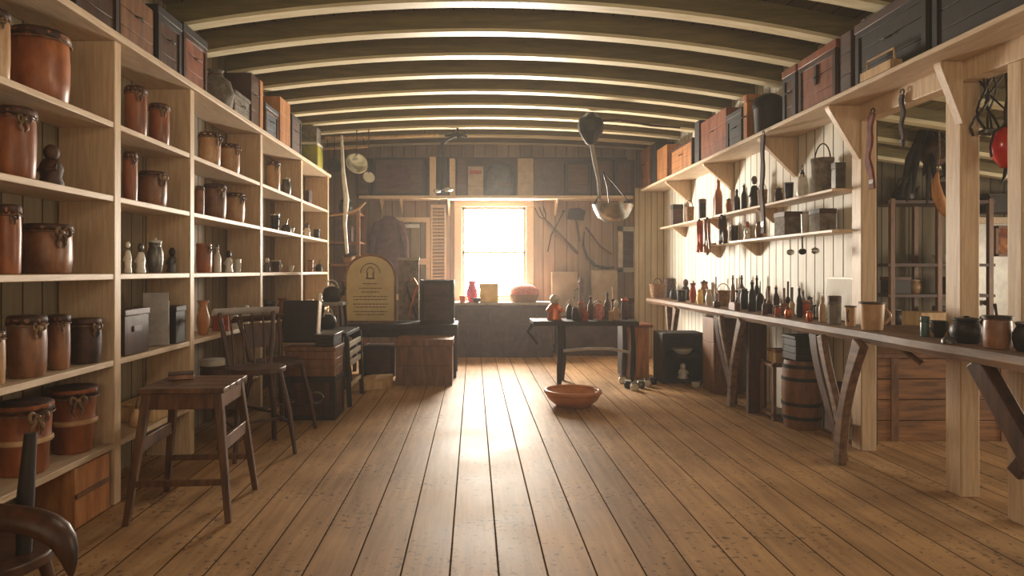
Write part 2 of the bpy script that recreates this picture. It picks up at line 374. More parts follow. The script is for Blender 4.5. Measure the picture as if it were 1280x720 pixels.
# ------------------------------------------------------------------ left shelving
SZ = [2.285, 1.845, 1.38, .865, .37]            # shelf tops
UP = [1.9, 3.85, 4.87, 6.46, 7.98, 9.43]       # upright centres
TOPZ = 2.815
sh = thing('shelving_unit', 'long cream wooden shelving unit lining the left wall', 'shelves', (LX, 5.6, 0))
def lp(b_): return b_
def inv(b_):
    for v in b_.bm.verts: v.co -= Vector((LX, 5.6, 0))
    return b_
for u in UP:
    inv(MB().box(LB+.005, LX, u-.035, u+.035, .0, TOPZ-.045)).build('upright', M['creamv'], sh, bevel=.004)
inv(MB().box(LB+.005, LX+.03, UP[0]-.05, UP[-1]+.06, TOPZ-.045, TOPZ)).build('top_board', M['cream'], sh, bevel=.005)
for i in range(5):
    for z in SZ:
        inv(MB().box(LB+.005, LX-.004, UP[i]+.035, UP[i+1]-.035, z-.035, z)).build('shelf_board', M['cream'], sh, bevel=.004)

# ------------------------------------------------------------------ small-thing builders (origin at the base)
def P(prof, r, h): return [(a*r, b_*h) for a, b_ in prof]
PR = {
 'crock': [(0,0),(.86,0),(.93,.03),(.99,.3),(1,.6),(.97,.82),(.93,.88),(1.0,.91),(1.0,.97),(.92,1),(.8,1),(.78,.95),(.76,.9),(0,.88)],
 'jar': [(0,0),(.7,0),(.86,.1),(1,.4),(.98,.65),(.78,.84),(.7,.9),(.78,.94),(.78,1),(.62,1),(.6,.92),(0,.9)],
 'tub': [(0,0),(.78,0),(.84,.05),(.86,.42),(.93,.45),(.93,.5),(.9,.53),(.98,.93),(1.03,.95),(1.03,1),(.93,1),(.9,.9),(0,.86)],
 'bottle': [(0,0),(.95,0),(1,.04),(1,.55),(.85,.66),(.42,.78),(.36,.92),(.48,.94),(.48,1),(0,1)],
 'figure': [(0,0),(.95,0),(1,.06),(.8,.2),(.95,.4),(.75,.56),(.5,.64),(0,.66)],
 'vase': [(0,0),(.62,0),(.72,.05),(1,.35),(.95,.55),(.62,.78),(.58,.88),(.85,1),(.7,1),(.5,.88),(0,.6)],
 'cup': [(0,0),(.8,0),(.85,.05),(.95,.5),(1,1),(.9,1),(.84,.5),(.75,.12),(0,.1)],
 'bowl': [(0,0),(.45,0),(.5,.06),(.85,.5),(1,.9),(1.04,1),(.92,1),(.76,.5),(.4,.16),(0,.12)],
 'tin': [(0,0),(.98,0),(1,.03),(1,.86),(.96,.88),(1.02,.9),(1.02,.99),(0,1)],
 'kettle': [(0,0),(.85,0),(1,.12),(1,.4),(.8,.66),(.45,.74),(.4,.76),(0,.78)],
}
def crock(label, loc, r, h, body='terra', style='crock', cover=True, ear=True, rz=None, name=None, cat='crock', band=False):
    a = rnd.uniform(-.25, .25) if rz is None else rz
    t = thing(name or ('stoneware_crock' if style != 'tub' else 'stoneware_tub'), label, cat, loc, a)
    sd = rnd.uniform(0, 90)
    MB().lathe(P(PR[style], r, h), 28, wob=.03, seed=sd).build('body', M[body], t, smooth=50)
    if cover:
        # leather cover with a sagging, tied hem
        b_ = MB(); n = 28; rings = []
        top = [(0,1.03),(.55,1.035),(.9,1.025),(1.0,.995),(1.035,.95)]
        for q, (rr, zz) in enumerate(top[1:]):
            rings.append(b_._v([(math.cos(2*math.pi*k/n)*r*rr*(1+(.03*math.sin(k*2.4+sd) if q > 1 else 0)), math.sin(2*math.pi*k/n)*r*rr*(1+(.03*math.sin(k*2.4+sd) if q > 1 else 0)),
                 zz*h - (q > 2)*h*.045*(.6+abs(math.sin(k*1.3+sd)))) for k in range(n)]))
        c = b_._v([(0, 0, h*1.03)])[0]
        for k in range(n): b_.bm.faces.new((c, rings[0][k], rings[0][(k+1)%n]))
        for A, B in zip(rings, rings[1:]):
            for k in range(n): b_.bm.faces.new((A[k], B[k], B[(k+1)%n], A[(k+1)%n]))
        o = b_.build('cover', M['cover'], t, smooth=60)
        s_ = o.modifiers.new('thick', 'SOLIDIFY'); s_.thickness = .004
        b_ = MB(); pts = [(math.cos(2*math.pi*k/24)*r*1.035, math.sin(2*math.pi*k/24)*r*1.035, h*.865+.002*math.sin(k*3)) for k in range(24)]
        b_.tube(pts, max(.0035, r*.035), 6, closed=True)
        b_.build('tie_cord', M['cord'], t)
    if ear:
        # gathered bow of cord and leather, knotted on the side turned to the aisle
        d = Vector((math.cos(-.62), math.sin(-.62), 0)); sd_ = Vector((-d.y, d.x, 0)); zk = h*.84; c = d*r*1.06 + Vector((0, 0, zk)); L_ = min(r, h*.5)
        b_ = MB(); b_.ball(c, L_*.15, wob=.3, seed=sd)
        for q in (-1, 1):
            b_.tube([c + sd_*q*L_*(.02+.3*math.sin(math.pi*k/8)) + d*L_*.16*math.sin(math.pi*k/8) + Vector((0,0,L_*(.02+.2*math.sin(2*math.pi*k/8)))) for k in range(9)], [L_*(.05+.035*math.sin(math.pi*k/8)) for k in range(9)], 7)
            b_.tube([c, c + sd_*q*L_*.14 + d*L_*.1 - Vector((0,0,L_*.25)), c + sd_*q*L_*.2 - d*0 - Vector((0,0,L_*.5+.03*q*L_)), c + sd_*q*L_*.1 + d*L_*.04 - Vector((0,0,L_*.72))], [L_*.06, L_*.09, L_*.075, L_*.03], 7)
        b_.build('knot', M['knot'], t, smooth=60)
    if band:
        b_ = MB(); rr = .96
        b_.lathe([(r*rr, h*.44), (r*(rr+.05), h*.46), (r*(rr+.05), h*.5), (r*rr, h*.52)], 28); b_.build('band', M['tan'], t)
    return t

def small(kind, label, loc, r, h, m1='terra2', m2='cover', rz=0, group=None, cat=None):
    loc = Vector(loc)
    names = {'bottle':('bottle','bottle'),'jar':('lidded_jar','jar'),'figure':('figurine','figurine'),'vase':('vase','vase'),'mug':('mug','mug'),'cup':('cup','cup'),'bowl':('bowl','bowl'),
      'tin':('tin_canister','tin'),'kettle':('kettle','kettle'),'candle':('candlestick','candlestick'),'mortar':('mortar','mortar'),'oilcan':('oil_can','oil can'),'basket':('basket','basket'),
      'box':('small_box','box'),'tool':('chisel','chisel'),'spool':('thread_spool','spool'),'mallet':('mallet','mallet'),'plane':('hand_plane','plane'),'book':('book','book'),'brush':('brush','brush')}
    nm, ct = names[kind]
    t = thing(nm, label, cat or ct, loc, rz, group)
    if kind == 'bottle':
        MB().lathe(P(PR['bottle'], r, h*.93), 16).build('body', M[m1], t, smooth=50); MB().lathe([(0,h*.93),(r*.3,h*.93),(r*.36,h),(0,h)], 10).build('stopper', M[m2], t)
    elif kind == 'jar':
        MB().lathe(P(PR['jar'], r, h*.86), 18).build('body', M[m1], t, smooth=50)
        MB().lathe([(0,h*.86),(r*.85,h*.86),(r*.8,h*.91),(r*.3,h*.94),(r*.16,h*.95),(r*.2,h*.98),(0,h)], 16).build('lid', M[m2], t, smooth=50)
    elif kind == 'figure':
        MB().lathe(P(PR['figure'], r, h), 16, wob=.08, seed=loc.y*7).build('body', M[m1], t, smooth=50)
        MB().ball((0,0,h*.8), r*.62, n=12, sz=min(1.5, h*.2/(r*.62)), wob=.15, seed=loc.y).build('head', M[m2], t, smooth=60)
        b_ = MB(); b_.tube([(r*.7,-.1*r,h*.5),(r*1.05,-.4*r,h*.38),(r*.6,-.9*r,h*.34)], r*.16, 6); b_.build('arm', M[m1], t); b_ = MB(); b_.tube([(-r*.7,-.1*r,h*.5),(-r*1.05,-.4*r,h*.38),(-r*.6,-.9*r,h*.34)], r*.16, 6); b_.build('arm', M[m1], t)
    elif kind == 'vase':
        MB().lathe(P(PR['vase'], r, h), 20, wob=.02).build('body', M[m1], t, smooth=60); MB().lathe([(r*.75,h*.98),(r*.9,h*.985),(r*.9,h*1.01),(r*.72,h*1.01)], 20).build('rim', M[m2], t)
    elif kind in ('mug', 'cup'):
        MB().lathe(P(PR['cup'], r, h), 22).build('body', M[m1], t, smooth=50)
        MB().lathe([(r*.93,h*.94),(r*1.05,h*.95),(r*1.06,h*1.02),(r*.92,h*1.02)], 22).build('rim', M[m2], t)
        MB().tube([(r*(.9+.5*math.sin(math.pi*k/8)), 0, h*(.82-.6*k/8)) for k in range(9)], r*.11, 7).build('handle', M[m1 if kind == 'mug' else m2], t)
    elif kind == 'bowl':
        MB().lathe(P(PR['bowl'], r, h), 26).build('body', M[m1], t, smooth=50); MB().lathe([(r*.94,h*.97),(r*1.06,h*.98),(r*1.06,h*1.04),(r*.93,h*1.04)], 26).build('rim', M[m2], t)
    elif kind == 'tin':
        MB().lathe(P(PR['tin'], r, h*.8), 20).build('body', M[m1], t, smooth=40)
        MB().lathe([(r*1.03,h*.8),(r*1.04,h*.97),(r*.9,h),(0,h)][::1], 20).build('lid', M[m2], t, smooth=40)
    elif kind == 'kettle':
        MB().lathe(P(PR['kettle'], r, h), 22).build('body', M[m1], t, smooth=50)
        MB().lathe([(0,h*.78),(r*.42,h*.775),(r*.3,h*.84),(r*.1,h*.86),(r*.13,h*.91),(0,h*.93)], 16).build('lid', M[m2], t, smooth=50)
        MB().tube([(r*.85,0,h*.25),(r*1.2,0,h*.4),(r*1.35,0,h*.62),(r*1.55,0,h*.68)], [r*.2,r*.15,r*.1,r*.09], 8).build('spout', M[m1], t)
        MB().tube([(r*.75*math.cos(math.pi*k/10), 0, h*.66+h*.42*math.sin(math.pi*k/10)) for k in range(11)], r*.07, 7).build('handle', M[m2], t)
    elif kind == 'candle':
        MB().lathe(P([(0,0),(1,0),(1,.03),(.5,.08),(.2,.12),(.3,.3),(.18,.4),(.22,.52),(.5,.56),(.5,.6),(0,.6)], r, h), 16).build('stem', M[m1], t, smooth=40)
        MB().lathe([(0,h*.6),(r*.25,h*.6),(r*.24,h*.97),(0,h)], 12).build('candle', M[m2], t)
    elif kind == 'mortar':
        MB().lathe(P(PR['crock'], r, h*.72), 24).build('body', M[m1], t, smooth=50)
        MB().tube([(0,0,h*.64),(r*.1,0,h*.8),(r*.2,0,h*.97),(r*.22,0,h)], [r*.1,r*.09,r*.14,r*.12], 8).build('pestle', M[m2], t)
        MB().lathe([(r*.9,h*.66),(r*1.07,h*.665),(r*1.08,h*.73),(r*.9,h*.735)], 24).build('rim', M[m2], t)
    elif kind == 'oilcan':
        MB().lathe(P([(0,0),(1,0),(1,.3),(.7,.5),(.25,.6),(0,.62)], r, h), 18).build('body', M[m1], t, smooth=40)
        MB().tube([(0,0,h*.58),(r*.1,0,h*.8),(r*.45,0,h)], [r*.18,r*.12,r*.06], 7).build('spout', M[m2], t)
        MB().tube([(-r*(.75+.5*math.sin(math.pi*k/6)), 0, h*(.48-.38*k/6)) for k in range(7)], r*.09, 6).build('handle', M[m2], t)
    elif kind == 'basket':
        MB().lathe(P([(0,0),(.8,0),(.86,.08),(.95,.35),(1,.62),(1.05,.64),(1.05,.7),(.93,.7),(.88,.4),(0,.3)], r, h), 22, wob=.02).build('body', M[m1], t, smooth=50)
        MB().tube([(0, r*.98*math.cos(math.pi*k/12), h*.62+h*.38*math.sin(math.pi*k/12)) for k in range(13)], r*.07, 6).build('handle', M[m2], t)
    elif kind == 'box':
        MB().box(-r,r,-r*.8,r*.8,0,h*.78).build('body', M[m1], t, bevel=.003); MB().box(-r*1.04,r*1.04,-r*.84,r*.84,h*.78,h).build('lid', M[m2], t, bevel=.003)
    elif kind == 'tool':
        MB().lathe(P([(0,.0),(.9,0),(1,.06),(.8,.25),(1,.42),(.6,.5),(.55,.52)], r, h), 10).build('handle', M[m1], t, smooth=50)
        MB().bar((0,0,h*.5),(0,0,h),r*.7,r*.3,r*.95,r*.12).build('blade', M[m2], t)
    elif kind == 'spool':
        MB().lathe(P([(0,0),(1,0),(1,.12),(.55,.16),(.55,.84),(1,.88),(1,1),(0,1)], r, h), 16).build('core', M[m1], t, smooth=40)
        MB().lathe(P([(.56,.18),(.85,.2),(.88,.5),(.85,.8),(.56,.82)], r, h), 16).build('thread', M[m2], t, smooth=50)
    elif kind == 'mallet':
        MB().lathe(P([(0,0),(.9,0),(1,.05),(1,.38),(.9,.42),(0,.42)], r, h), 14).build('head', M[m1], t, smooth=40); MB().lathe([(0,h*.42),(r*.3,h*.42),(r*.26,h*.8),(r*.34,h*.97),(0,h)], 10).build('handle', M[m2], t)
    elif kind == 'plane':
        MB().prism([(-r,0),(r,0),(r,h*.5),(r*.6,h*.62),(-r*.8,h*.62),(-r,h*.5)], -r*.3, r*.3).build('body', M[m1], t, bevel=.003)
        MB().tube([(r*.3,0,h*.6),(r*.2,0,h*.8),(r*.45,0,h)], [r*.14,r*.12,r*.09], 7).build('handle', M[m2], t); MB().ball((-r*.6,0,h*.72), r*.15).build('knob', M[m2], t)
    elif kind == 'book':
        MB().box(-r,r,-r*.14,r*.14,.004,h-.004).build('pages', M['paper'], t); b_ = MB(); b_.box(-r,r*1.04,-r*.18,-r*.14,0,h); b_.box(-r,r*1.04,r*.14,r*.18,0,h); b_.box(r*1.0,r*1.05,-r*.18,r*.18,0,h); b_.build('cover', M[m1], t)
    elif kind == 'brush':
        MB().lathe(P([(0,0),(.8,0),(.9,.3),(.6,.35),(0,.36)], r, h), 12, wob=.1).build('bristles', M[m2], t); MB().lathe(P([(.5,.34),(.6,.4),(.25,.5),(.3,.8),(.4,.95),(0,1)], r, h), 12).build('handle', M[m1], t, smooth=50)
    return t

BAY = ['nearest', 'second', 'third', 'fourth', 'farthest']
def Lpos(x, w, h, s, lim=.155):
    """place a round thing on left shelf s so that it shows at x, w wide and h tall in the photo"""
    Xc = LX-.16
    for _ in range(4):
        Y = YX(x, Xc); th = math.atan2(abs(Xc), Y); r = min(lim, w/2*Y/F*math.cos(th)**.8); Xc = LX - max(r*1.1+.012, .1)
    Y = YX(x, Xc); z = SZ[s]
    top = (TOPZ-.05 if s == 0 else SZ[s-1]-.04) - z
    return Vector((Xc, Y, z)), r, min(h*Y/F, top*.95)
def LC(label, x, w, h, s, **k):
    loc, r, hh = Lpos(x, w, h, s); return crock(label, loc, r, hh, **k)
def LS(kind, label, x, w, h, s, m1='terra2', m2='cover', **k):
    loc, r, hh = Lpos(x, w, h, s); return small(kind, label, loc, r, hh, m1, m2, rz=k.pop('rz', rnd.uniform(-.5, .2)), **k)

# nearest bay
LC('grey brown crock cut by the photo edge on the top left shelf', -4, 34, 86, 0, body='tan')
LC('big dark topped terracotta crock on the highest shelf of the nearest bay', 50, 76, 86, 0, ear=False)
LC('large terracotta crock with knotted lug on the second shelf, nearest bay', 20, 52, 86, 1)
LS('figure', 'dark brown carved figure jar beside the large crock, second shelf of nearest bay', 64, 34, 52, 1, 'cover', 'cover')
LC('tall narrow orange crock on the middle shelf of the nearest bay', 11, 32, 84, 2, body='terra')
LC('squat wide brown crock with looped handle on the middle shelf, nearest bay', 60, 62, 60, 2, body='terra2')
LC('crock with knotted tie cut off by the left edge, fourth shelf down', -8, 30, 66, 3, body='tan')
LC('wide dark covered crock with flared rim, fourth shelf of nearest bay', 34, 50, 74, 3, body='terra2')
LC('slim tall brown crock between two wider ones, fourth shelf of nearest bay', 74, 28, 66, 3, body='terra2')
LC('short brown crock with side knot next to the upright, fourth shelf of nearest bay', 107, 40, 54, 3, body='cover')
LC('broad banded terracotta tub on the lowest shelf at the far left', 30, 74, 86, 4, style='tub', band=True, cat='tub')
LC('smaller terracotta tub with bright lug, right of the broad tub, lowest shelf', 92, 60, 78, 4, style='tub', band=True, cat='tub')
# second bay
LC('terracotta crock with gathered cover, left of the pair on the second bay top shelf', 170, 28, 60, 0)
LC('smaller terracotta crock, right of the pair on the second bay top shelf', 199, 26, 50, 0)
LC('tall slim orange crock against the upright, second shelf of the second bay', 163, 18, 60, 1)
LC('squat brown crock on the second shelf of the second bay', 191, 36, 42, 1, body='terra2')
LS('figure', 'slim white figurine nearest the upright on the second bay middle shelf', 160, 10, 44, 2, 'white', 'white')
LS('figure', 'grey white hooded figurine, second along the second bay middle shelf', 176, 13, 40, 2, 'white', 'grey')
LS('jar', 'dark grey jar with pale knob, widest on the second bay middle shelf', 194, 21, 44, 2, 'grey', 'white')
LS('figure', 'small dark pewter figure at the far end of the second bay middle shelf', 215, 14, 32, 2, 'grey', 'iron')
def Lbox(name, label, cat, x0, x1, hpx, s, m_, lidm=None, depth=.24, z=None, xo=.02):
    Xf = LX-xo; Yn = YX(x0, Xf); Yf = YX(x1, Xf); z = SZ[s] if z is None else z; Ym = (Yn+Yf)/2
    h = hpx*Ym/F; t = thing(name, label, cat, (Xf-depth/2, Ym, z)); hy = (Yf-Yn)/2
    MB().box(-depth/2, depth/2, -hy, hy, 0, h*.86).build('body', M[m_], t, bevel=.004)
    MB().box(-depth/2-.006, depth/2+.006, -hy-.006, hy+.006, h*.86, h).build('lid', M[lidm or m_], t, bevel=.004)
    MB().box(depth/2, depth/2+.008, -hy*.35, hy*.35, h*.5, h*.62).build('clasp', M['grey'], t)
    return t
Lbox('document_box', 'dark brown document box on the fourth shelf of the second bay', 'box', 156, 186, 56, 3, 'darkwood')
t = thing('pamphlets', 'two pale grey pamphlets standing upright on the second bay fourth shelf', 'papers', (LX-.1, YX(199, LX-.1), SZ[3]))
MB().cbox((0,-.05,.19), .16, .012, .37, rz=.35, ry=0).build('front_pamphlet', M['greypaper'], t); MB().cbox((.0,.0,.16), .13, .014, .31, rz=.3).build('back_pamphlet', M['greypaper'], t)
Lbox('document_box', 'black case behind the grey pamphlets in the second bay', 'box', 220, 232, 46, 3, 'blackwood')
LS('oilcan', 'small spouted dish on the lowest shelf of the second bay', 170, 16, 34, 4, 'tan', 'cover')
Lbox('wooden_crate', 'pale low crate on the lowest shelf of the second bay', 'crate', 192, 232, 22, 4, 'palewood')
# third bay
LC('pale crock with dark gathered cover, left of the pair on the third bay top shelf', 262, 28, 40, 0, body='tan')
LC('smaller pale crock, right of the pair on the third bay top shelf', 288, 24, 36, 0, body='tan')
LC('small crock half hidden by the upright, second shelf of the third bay', 250, 11, 36, 1, body='terra2', ear=False)
LC('widest crock of three on the second shelf of the third bay', 269, 28, 42, 1, body='terra2')
LC('last crock of three on the second shelf of the third bay', 294, 24, 36, 1, body='tan')
LC('orange crock beside white bottles on the third bay middle shelf', 255, 20, 36, 2, cover=False)
LS('bottle', 'white bottle with dark stopper next to the orange crock, third bay', 272, 9, 34, 2, 'white', 'iron')
LS('figure', 'black and white figurine in the middle of the third bay middle shelf', 286, 11, 28, 2, 'white', 'iron')
LS('cup', 'small white cup at the far end of the third bay middle shelf', 297, 9, 16, 2, 'white', 'white')
LS('vase', 'bright orange waisted vase on the fourth shelf of the third bay', 254, 17, 42, 3, 'orangewood', 'terra')
LS('box', 'red painted box behind the high-backed chair, fourth shelf of third bay', 277, 20, 26, 3, 'rust', 'cover')
LS('figure', 'white figurine behind the chair crest, fourth shelf of third bay', 293, 11, 26, 3, 'white', 'white')
LS('jar', 'white lidded jar near the fourth upright, fourth shelf of third bay', 307, 11, 26, 3, 'white', 'white')
LS('tin', 'dark square-shouldered tin with pale lid on the lowest shelf of the third bay', 267, 34, 36, 4, 'darkwood', 'white')
# fourth bay
LC('pale crock with dark top on the highest shelf of the fourth bay', 342, 17, 36, 0, body='tan')
LS('jar', 'small dark jar beside the pale crock, fourth bay top shelf', 358, 12, 24, 0, 'grey', 'white')
LS('mug', 'dark pewter mug in the clutter on the fourth bay second shelf', 344, 11, 20, 1, 'iron', 'tin')
LS('oilcan', 'pewter oil can in the clutter on the fourth bay second shelf', 358, 13, 18, 1, 'grey', 'tin')
LS('bowl', 'pale shallow bowl at the end of the fourth bay second shelf', 364, 9, 7, 1, 'white', 'white')
LS('figure', 'grey figure at the near end of the fourth bay middle shelf', 334, 9, 18, 2, 'grey', 'white')
LS('cup', 'dark cup in the centre of the fourth bay middle shelf', 345, 11, 14, 2, 'cover', 'white')
LS('bowl', 'small white dish at the far end of the fourth bay middle shelf', 363, 9, 7, 2, 'white', 'white')
LS('vase', 'orange bulbous pot on the fourth shelf of the fourth bay', 353, 15, 22, 3, 'terra', 'terra')
LS('tin', 'dark round tin on the fourth bay lowest visible shelf near the chair', 337, 14, 24, 3, 'iron', 'grey')
# farthest bay
LS('box', 'little dark framed box on the farthest bay top shelf', 385, 8, 18, 0, 'darkwood', 'darkwood')
LS('figure', 'pale knobbly figure on the farthest bay second shelf', 384, 9, 18, 1, 'white', 'grey')
LS('cup', 'small dark cup on the farthest bay second shelf', 396, 8, 12, 1, 'iron', 'grey')
LS('mug', 'brown mug on the farthest bay middle shelf', 388, 8, 14, 2, 'terra2', 'cover')
LS('oilcan', 'small iron oil can on the farthest bay middle shelf', 399, 9, 16, 2, 'iron', 'grey')
LS('jar', 'white jar on the farthest bay fourth shelf behind the black stool', 400, 9, 18, 3, 'white', 'white')
LS('cup', 'pale cup on the farthest bay fourth shelf near the upright', 388, 8, 12, 3, 'tan', 'white')
# under the shelving
t = thing('plank_crate', 'orange pine crate on the floor under the lowest shelf, nearest bay', 'crate', (LX-.16, 3.63, 0))
b_ = MB(); b_.box(-.13,.13,-.17,-.15,0,.325); b_.box(-.13,.13,.14,.16,0,.325); b_.box(.13,.145,-.17,.16,0,.17); b_.box(.13,.145,-.17,.16,.175,.325); b_.box(-.145,-.13,-.17,.16,0,.325); b_.box(-.13,.13,-.15,.14,0,.02)
b_.build('body', M['orangewood'], t, bevel=.003); MB().box(.145,.155,-.17,.16,.158,.185).build('batten', M['midwood'], t)
for i, (x, lab) in enumerate(((-45, 'dark iron pan on the floor under the nearest bay, left'), (30, 'dark iron pan on the floor under the nearest bay, right'))):
    small('bowl', lab, (LX-.17, YX(x, LX-.17), 0), .11, .12, 'iron', 'iron', cat='pan')

# ------------------------------------------------------------------ crates on top of the shelving and the wall shelf
def crate(name, label, cat, x0, x1, y0, y1, z0, z1, m_='redwood', lid=None, planks=3, frame=True, handle=True, side='R'):
    cx, cy = (x0+x1)/2, (y0+y1)/2; t = thing(name, label, cat, (cx, cy, z0)); a = (x1-x0)/2; b2 = (y1-y0)/2; h = z1-z0
    b_ = MB(); hb = h*(.86 if lid else 1)
    b_.box(-a+.014, a-.014, -b2+.014, b2-.014, 0, hb-.004)
    for i in range(planks):
        p0 = hb*i/planks+.002; p1 = hb*(i+1)/planks-.002
        b_.box(-a, -a+.012, -b2+.012, b2-.012, p0, p1); b_.box(a-.012, a, -b2+.012, b2-.012, p0, p1); b_.box(-a, a, -b2, -b2+.012, p0, p1); b_.box(-a, a, b2-.012, b2, p0, p1)
    b_.build('body', M[m_], t, bevel=.002)
    if frame:
        f = MB(); w_ = min(.045, a*.3)
        for sx in (-1, 1):
            for sy in (-1, 1):
                f.cbox((sx*(a+.004), sy*(b2-w_/2), hb/2), .012, w_, hb); f.cbox((sx*(a-w_/2), sy*(b2+.004), hb/2), w_, .012, hb)
            f.cbox((sx*(a+.004), 0, w_/2+.0), .012, 2*b2-2*w_, w_); f.cbox((sx*(a+.004), 0, hb-w_/2), .012, 2*b2-2*w_, w_)
            f.cbox((0, sx*(b2+.004), w_/2), 2*a-2*w_, .012, w_); f.cbox((0, sx*(b2+.004), hb-w_/2), 2*a-2*w_, .012, w_)
        f.build('frame', M['darkwood' if m_ not in ('darkwood', 'umber', 'blackwood') else 'blackwood'], t, bevel=.002)
    if lid:
        MB().box(-a-.012, a+.012, -b2-.012, b2+.012, hb, h).build('lid', M[lid], t, bevel=.006)
    if handle:
        sx = -1 if side == 'R' else 1
        MB().tube([(sx*(a+.012+.02*math.sin(math.pi*k/6)), -.05+.1*k/6, hb*.62) for k in range(7)], .006, 6).build('handle', M['iron'], t)
    return t
def Rc(label, xl, xr, ytop, m_, name='wooden_crate', cat='crate', X0=2.82, X1=3.1, **k):
    Yf = YX(xl, X0); Yn = YX(xr, X0); z1 = H+(CY-ytop)/F*(Yn+.0); zl = min(zc(X1, Yn), zc(X1, Yf))-.015; z1 = min(z1, zl)
    return crate(name, label, cat, X0, X1, Yn+.006, Yf-.006, RZ, max(z1, RZ+.1), m_, side='R', **k)
RZ = 2.72
def Lcr(label, xl, xr, ytop, m_, name='wooden_crate', cat='crate', X0=-2.2, X1=-2.45, **k):
    Yn = YX(xl, X0); Yf = YX(xr, X0); z1 = H+(CY-ytop)/F*Yn; z1 = min(z1, min(zc(X1, Yn), zc(X1, Yf))-.015)
    return crate(name, label, cat, X1, X0, Yn+.006, Yf-.006, TOPZ, max(z1, TOPZ+.08), m_, side='L', **k)
Lcr('dark open crate nearest the camera on top of the left shelving', 92, 148, -60, 'darkwood')
Lcr('plain brown crate with pale side, second on top of the left shelving', 150, 192, -20, 'midwood', frame=False)
Lcr('tall dark framed crate, first of the framed pair above the left shelving', 196, 226, 5, 'darkwood', lid='blackwood')
Lcr('red brown panelled crate, second of the framed pair above the left shelving', 228, 258, 28, 'redwood', lid='blackwood')
Yq = YX(268, -2.3)
t = thing('grain_sack', 'lumpy grey sack slumped against the framed crates on the left shelving', 'sack', (-2.3, Yq+.02, TOPZ))
MB().lathe([(0,0),(.11,0),(.14,.05),(.145,.16),(.12,.26),(.06,.31),(.05,.33),(.07,.36),(0,.36)], 22, wob=.25, seed=3).build('bag', M['stone'], t, smooth=60); MB().tube([(.062*math.cos(k/2), .062*math.sin(k/2), .325) for k in range(13)], .006, 6).build('tie', M['cord'], t)
Lcr('flat dark wicker hamper beside the sack above left shelving', 293, 312, 112, 'stone', name='hamper', cat='hamper', lid='stone', planks=5, frame=False)
Lcr('tall dark box behind the hamper above the third bay', 314, 324, 80, 'darkwood', frame=False)
Lcr('thin orange board standing on end above the third bay', 325, 329, 78, 'orangewood', name='upright_board', cat='board', frame=False, handle=False)
Lcr('blue grey painted box above the fourth upright', 331, 347, 128, 'blue', lid='blue', name='painted_box', cat='box')
Lcr('orange wooden block leaning above the fourth bay', 350, 363, 112, 'orangewood', frame=False, handle=False, name='wooden_block', cat='block')
Lcr('dark brown chest before the green tin above the fourth bay', 364, 376, 142, 'umber', name='chest', cat='chest')
loc = Vector((-2.3, YX(390, -2.3), TOPZ))
t = thing('paint_tin', 'green and yellow tin with pale top standing on the left shelving', 'tin', loc)
MB().box(-.14,.12,-.16,.16,0,.34).build('body', M['green'], t, bevel=.02); MB().box(-.142,.122,-.162,.162,.34,.38).build('band', M['white'], t, bevel=.01); MB().box(-.12,.1,-.13,.13,.38,.6).build('cap', M['stone'], t, bevel=.01)

# right wall shelf
ws = thing('wall_shelf', 'long cream top shelf on triangular brackets along the right side', 'shelf', (2.75, 6, RZ))
def mv(b_, o):
    for v in b_.bm.verts: v.co -= o
    return b_
WO = Vector((2.75, 6, RZ))
mv(MB().box(2.72, RW-.003, 2.6, 10.45, RZ-.035, RZ), WO).build('shelf_board', M['cream'], ws, bevel=.005)
for Yb, xt, zb in ((3.95, 2.86, 2.3), (5.0, 2.76, 2.26), (6.2, 2.76, 2.3), (7.7, 2.76, 2.36), (9.2, 2.76, 2.36)):
    xb = 3.0 if Yb < 5.5 else RW-.004
    pts = [(xt, RZ-.036), (xb, RZ-.036), (xb, zb)]
    for k in range(1, 8):
        u = k/8; pts.append((xb+(xt-xb)*u + .0, zb+(RZ-.06-zb)*u - .0))
    pts.append((xt, RZ-.06))
    mv(MB().prism(pts, Yb-.03, Yb+.03), WO).build('bracket', M['creamv'], ws, bevel=.004)
def post(label, y0, y1, x0=3.0, x1=RW-.002, zt=2.56):
    o = MB().box(x0, x1, y0, y1, 0, zt).build('trim_%d' % (40+int(y0*10)), M['creamv'], bevel=.008); o['kind'] = 'structure'; return o
post('', 4.95, 5.08); post('', 3.94, 4.07); post('', 3.5, 3.6, 3.0)
struct(MB().box(2.64, RW, 10.45, 10.5, 0, 2.75).build('wall_end_panel', boards('end_panel_boards', (176,160,130), (206,192,164), axis=0, width=.1, groove=.07, gcol=(100,84,62), grain=2, rough=.6)))

Rc('tall narrow orange plank box at the far end of the top right shelf', 799, 812, 176, 'orangewood', frame=False)
Rc('dark upright box, second from the far end of the top right shelf', 813, 820, 172, 'blackwood', frame=False, handle=False, name='upright_box', cat='box')
Rc('orange upright box beside the dark one, far end of right shelf', 821, 834, 180, 'orangewood', frame=False, handle=False, name='upright_box', cat='box')
Rc('orange slatted crate between two dark boxes on the right shelf', 838, 866, 172, 'orangewood', planks=4)
Rc('thin black box separating the two orange crates on the right shelf', 868, 874, 150, 'blackwood', frame=False, handle=False, name='upright_box', cat='box')
Rc('long plain orange crate above the far brackets of the right shelf', 876, 908, 134, 'redwood', frame=False)
Rc('black cubic box next to the long orange crate', 909, 928, 134, 'blackwood', name='black_box', cat='box', lid='blackwood')
Rc('small light brown box beside the black lidded pail', 929, 934, 118, 'orangewood', lid='orangewood', frame=False)
loc = Vector((2.955, YX(960, 2.955), RZ)); t = thing('pail', 'black round pail with domed lid on the top right shelf', 'pail', loc)
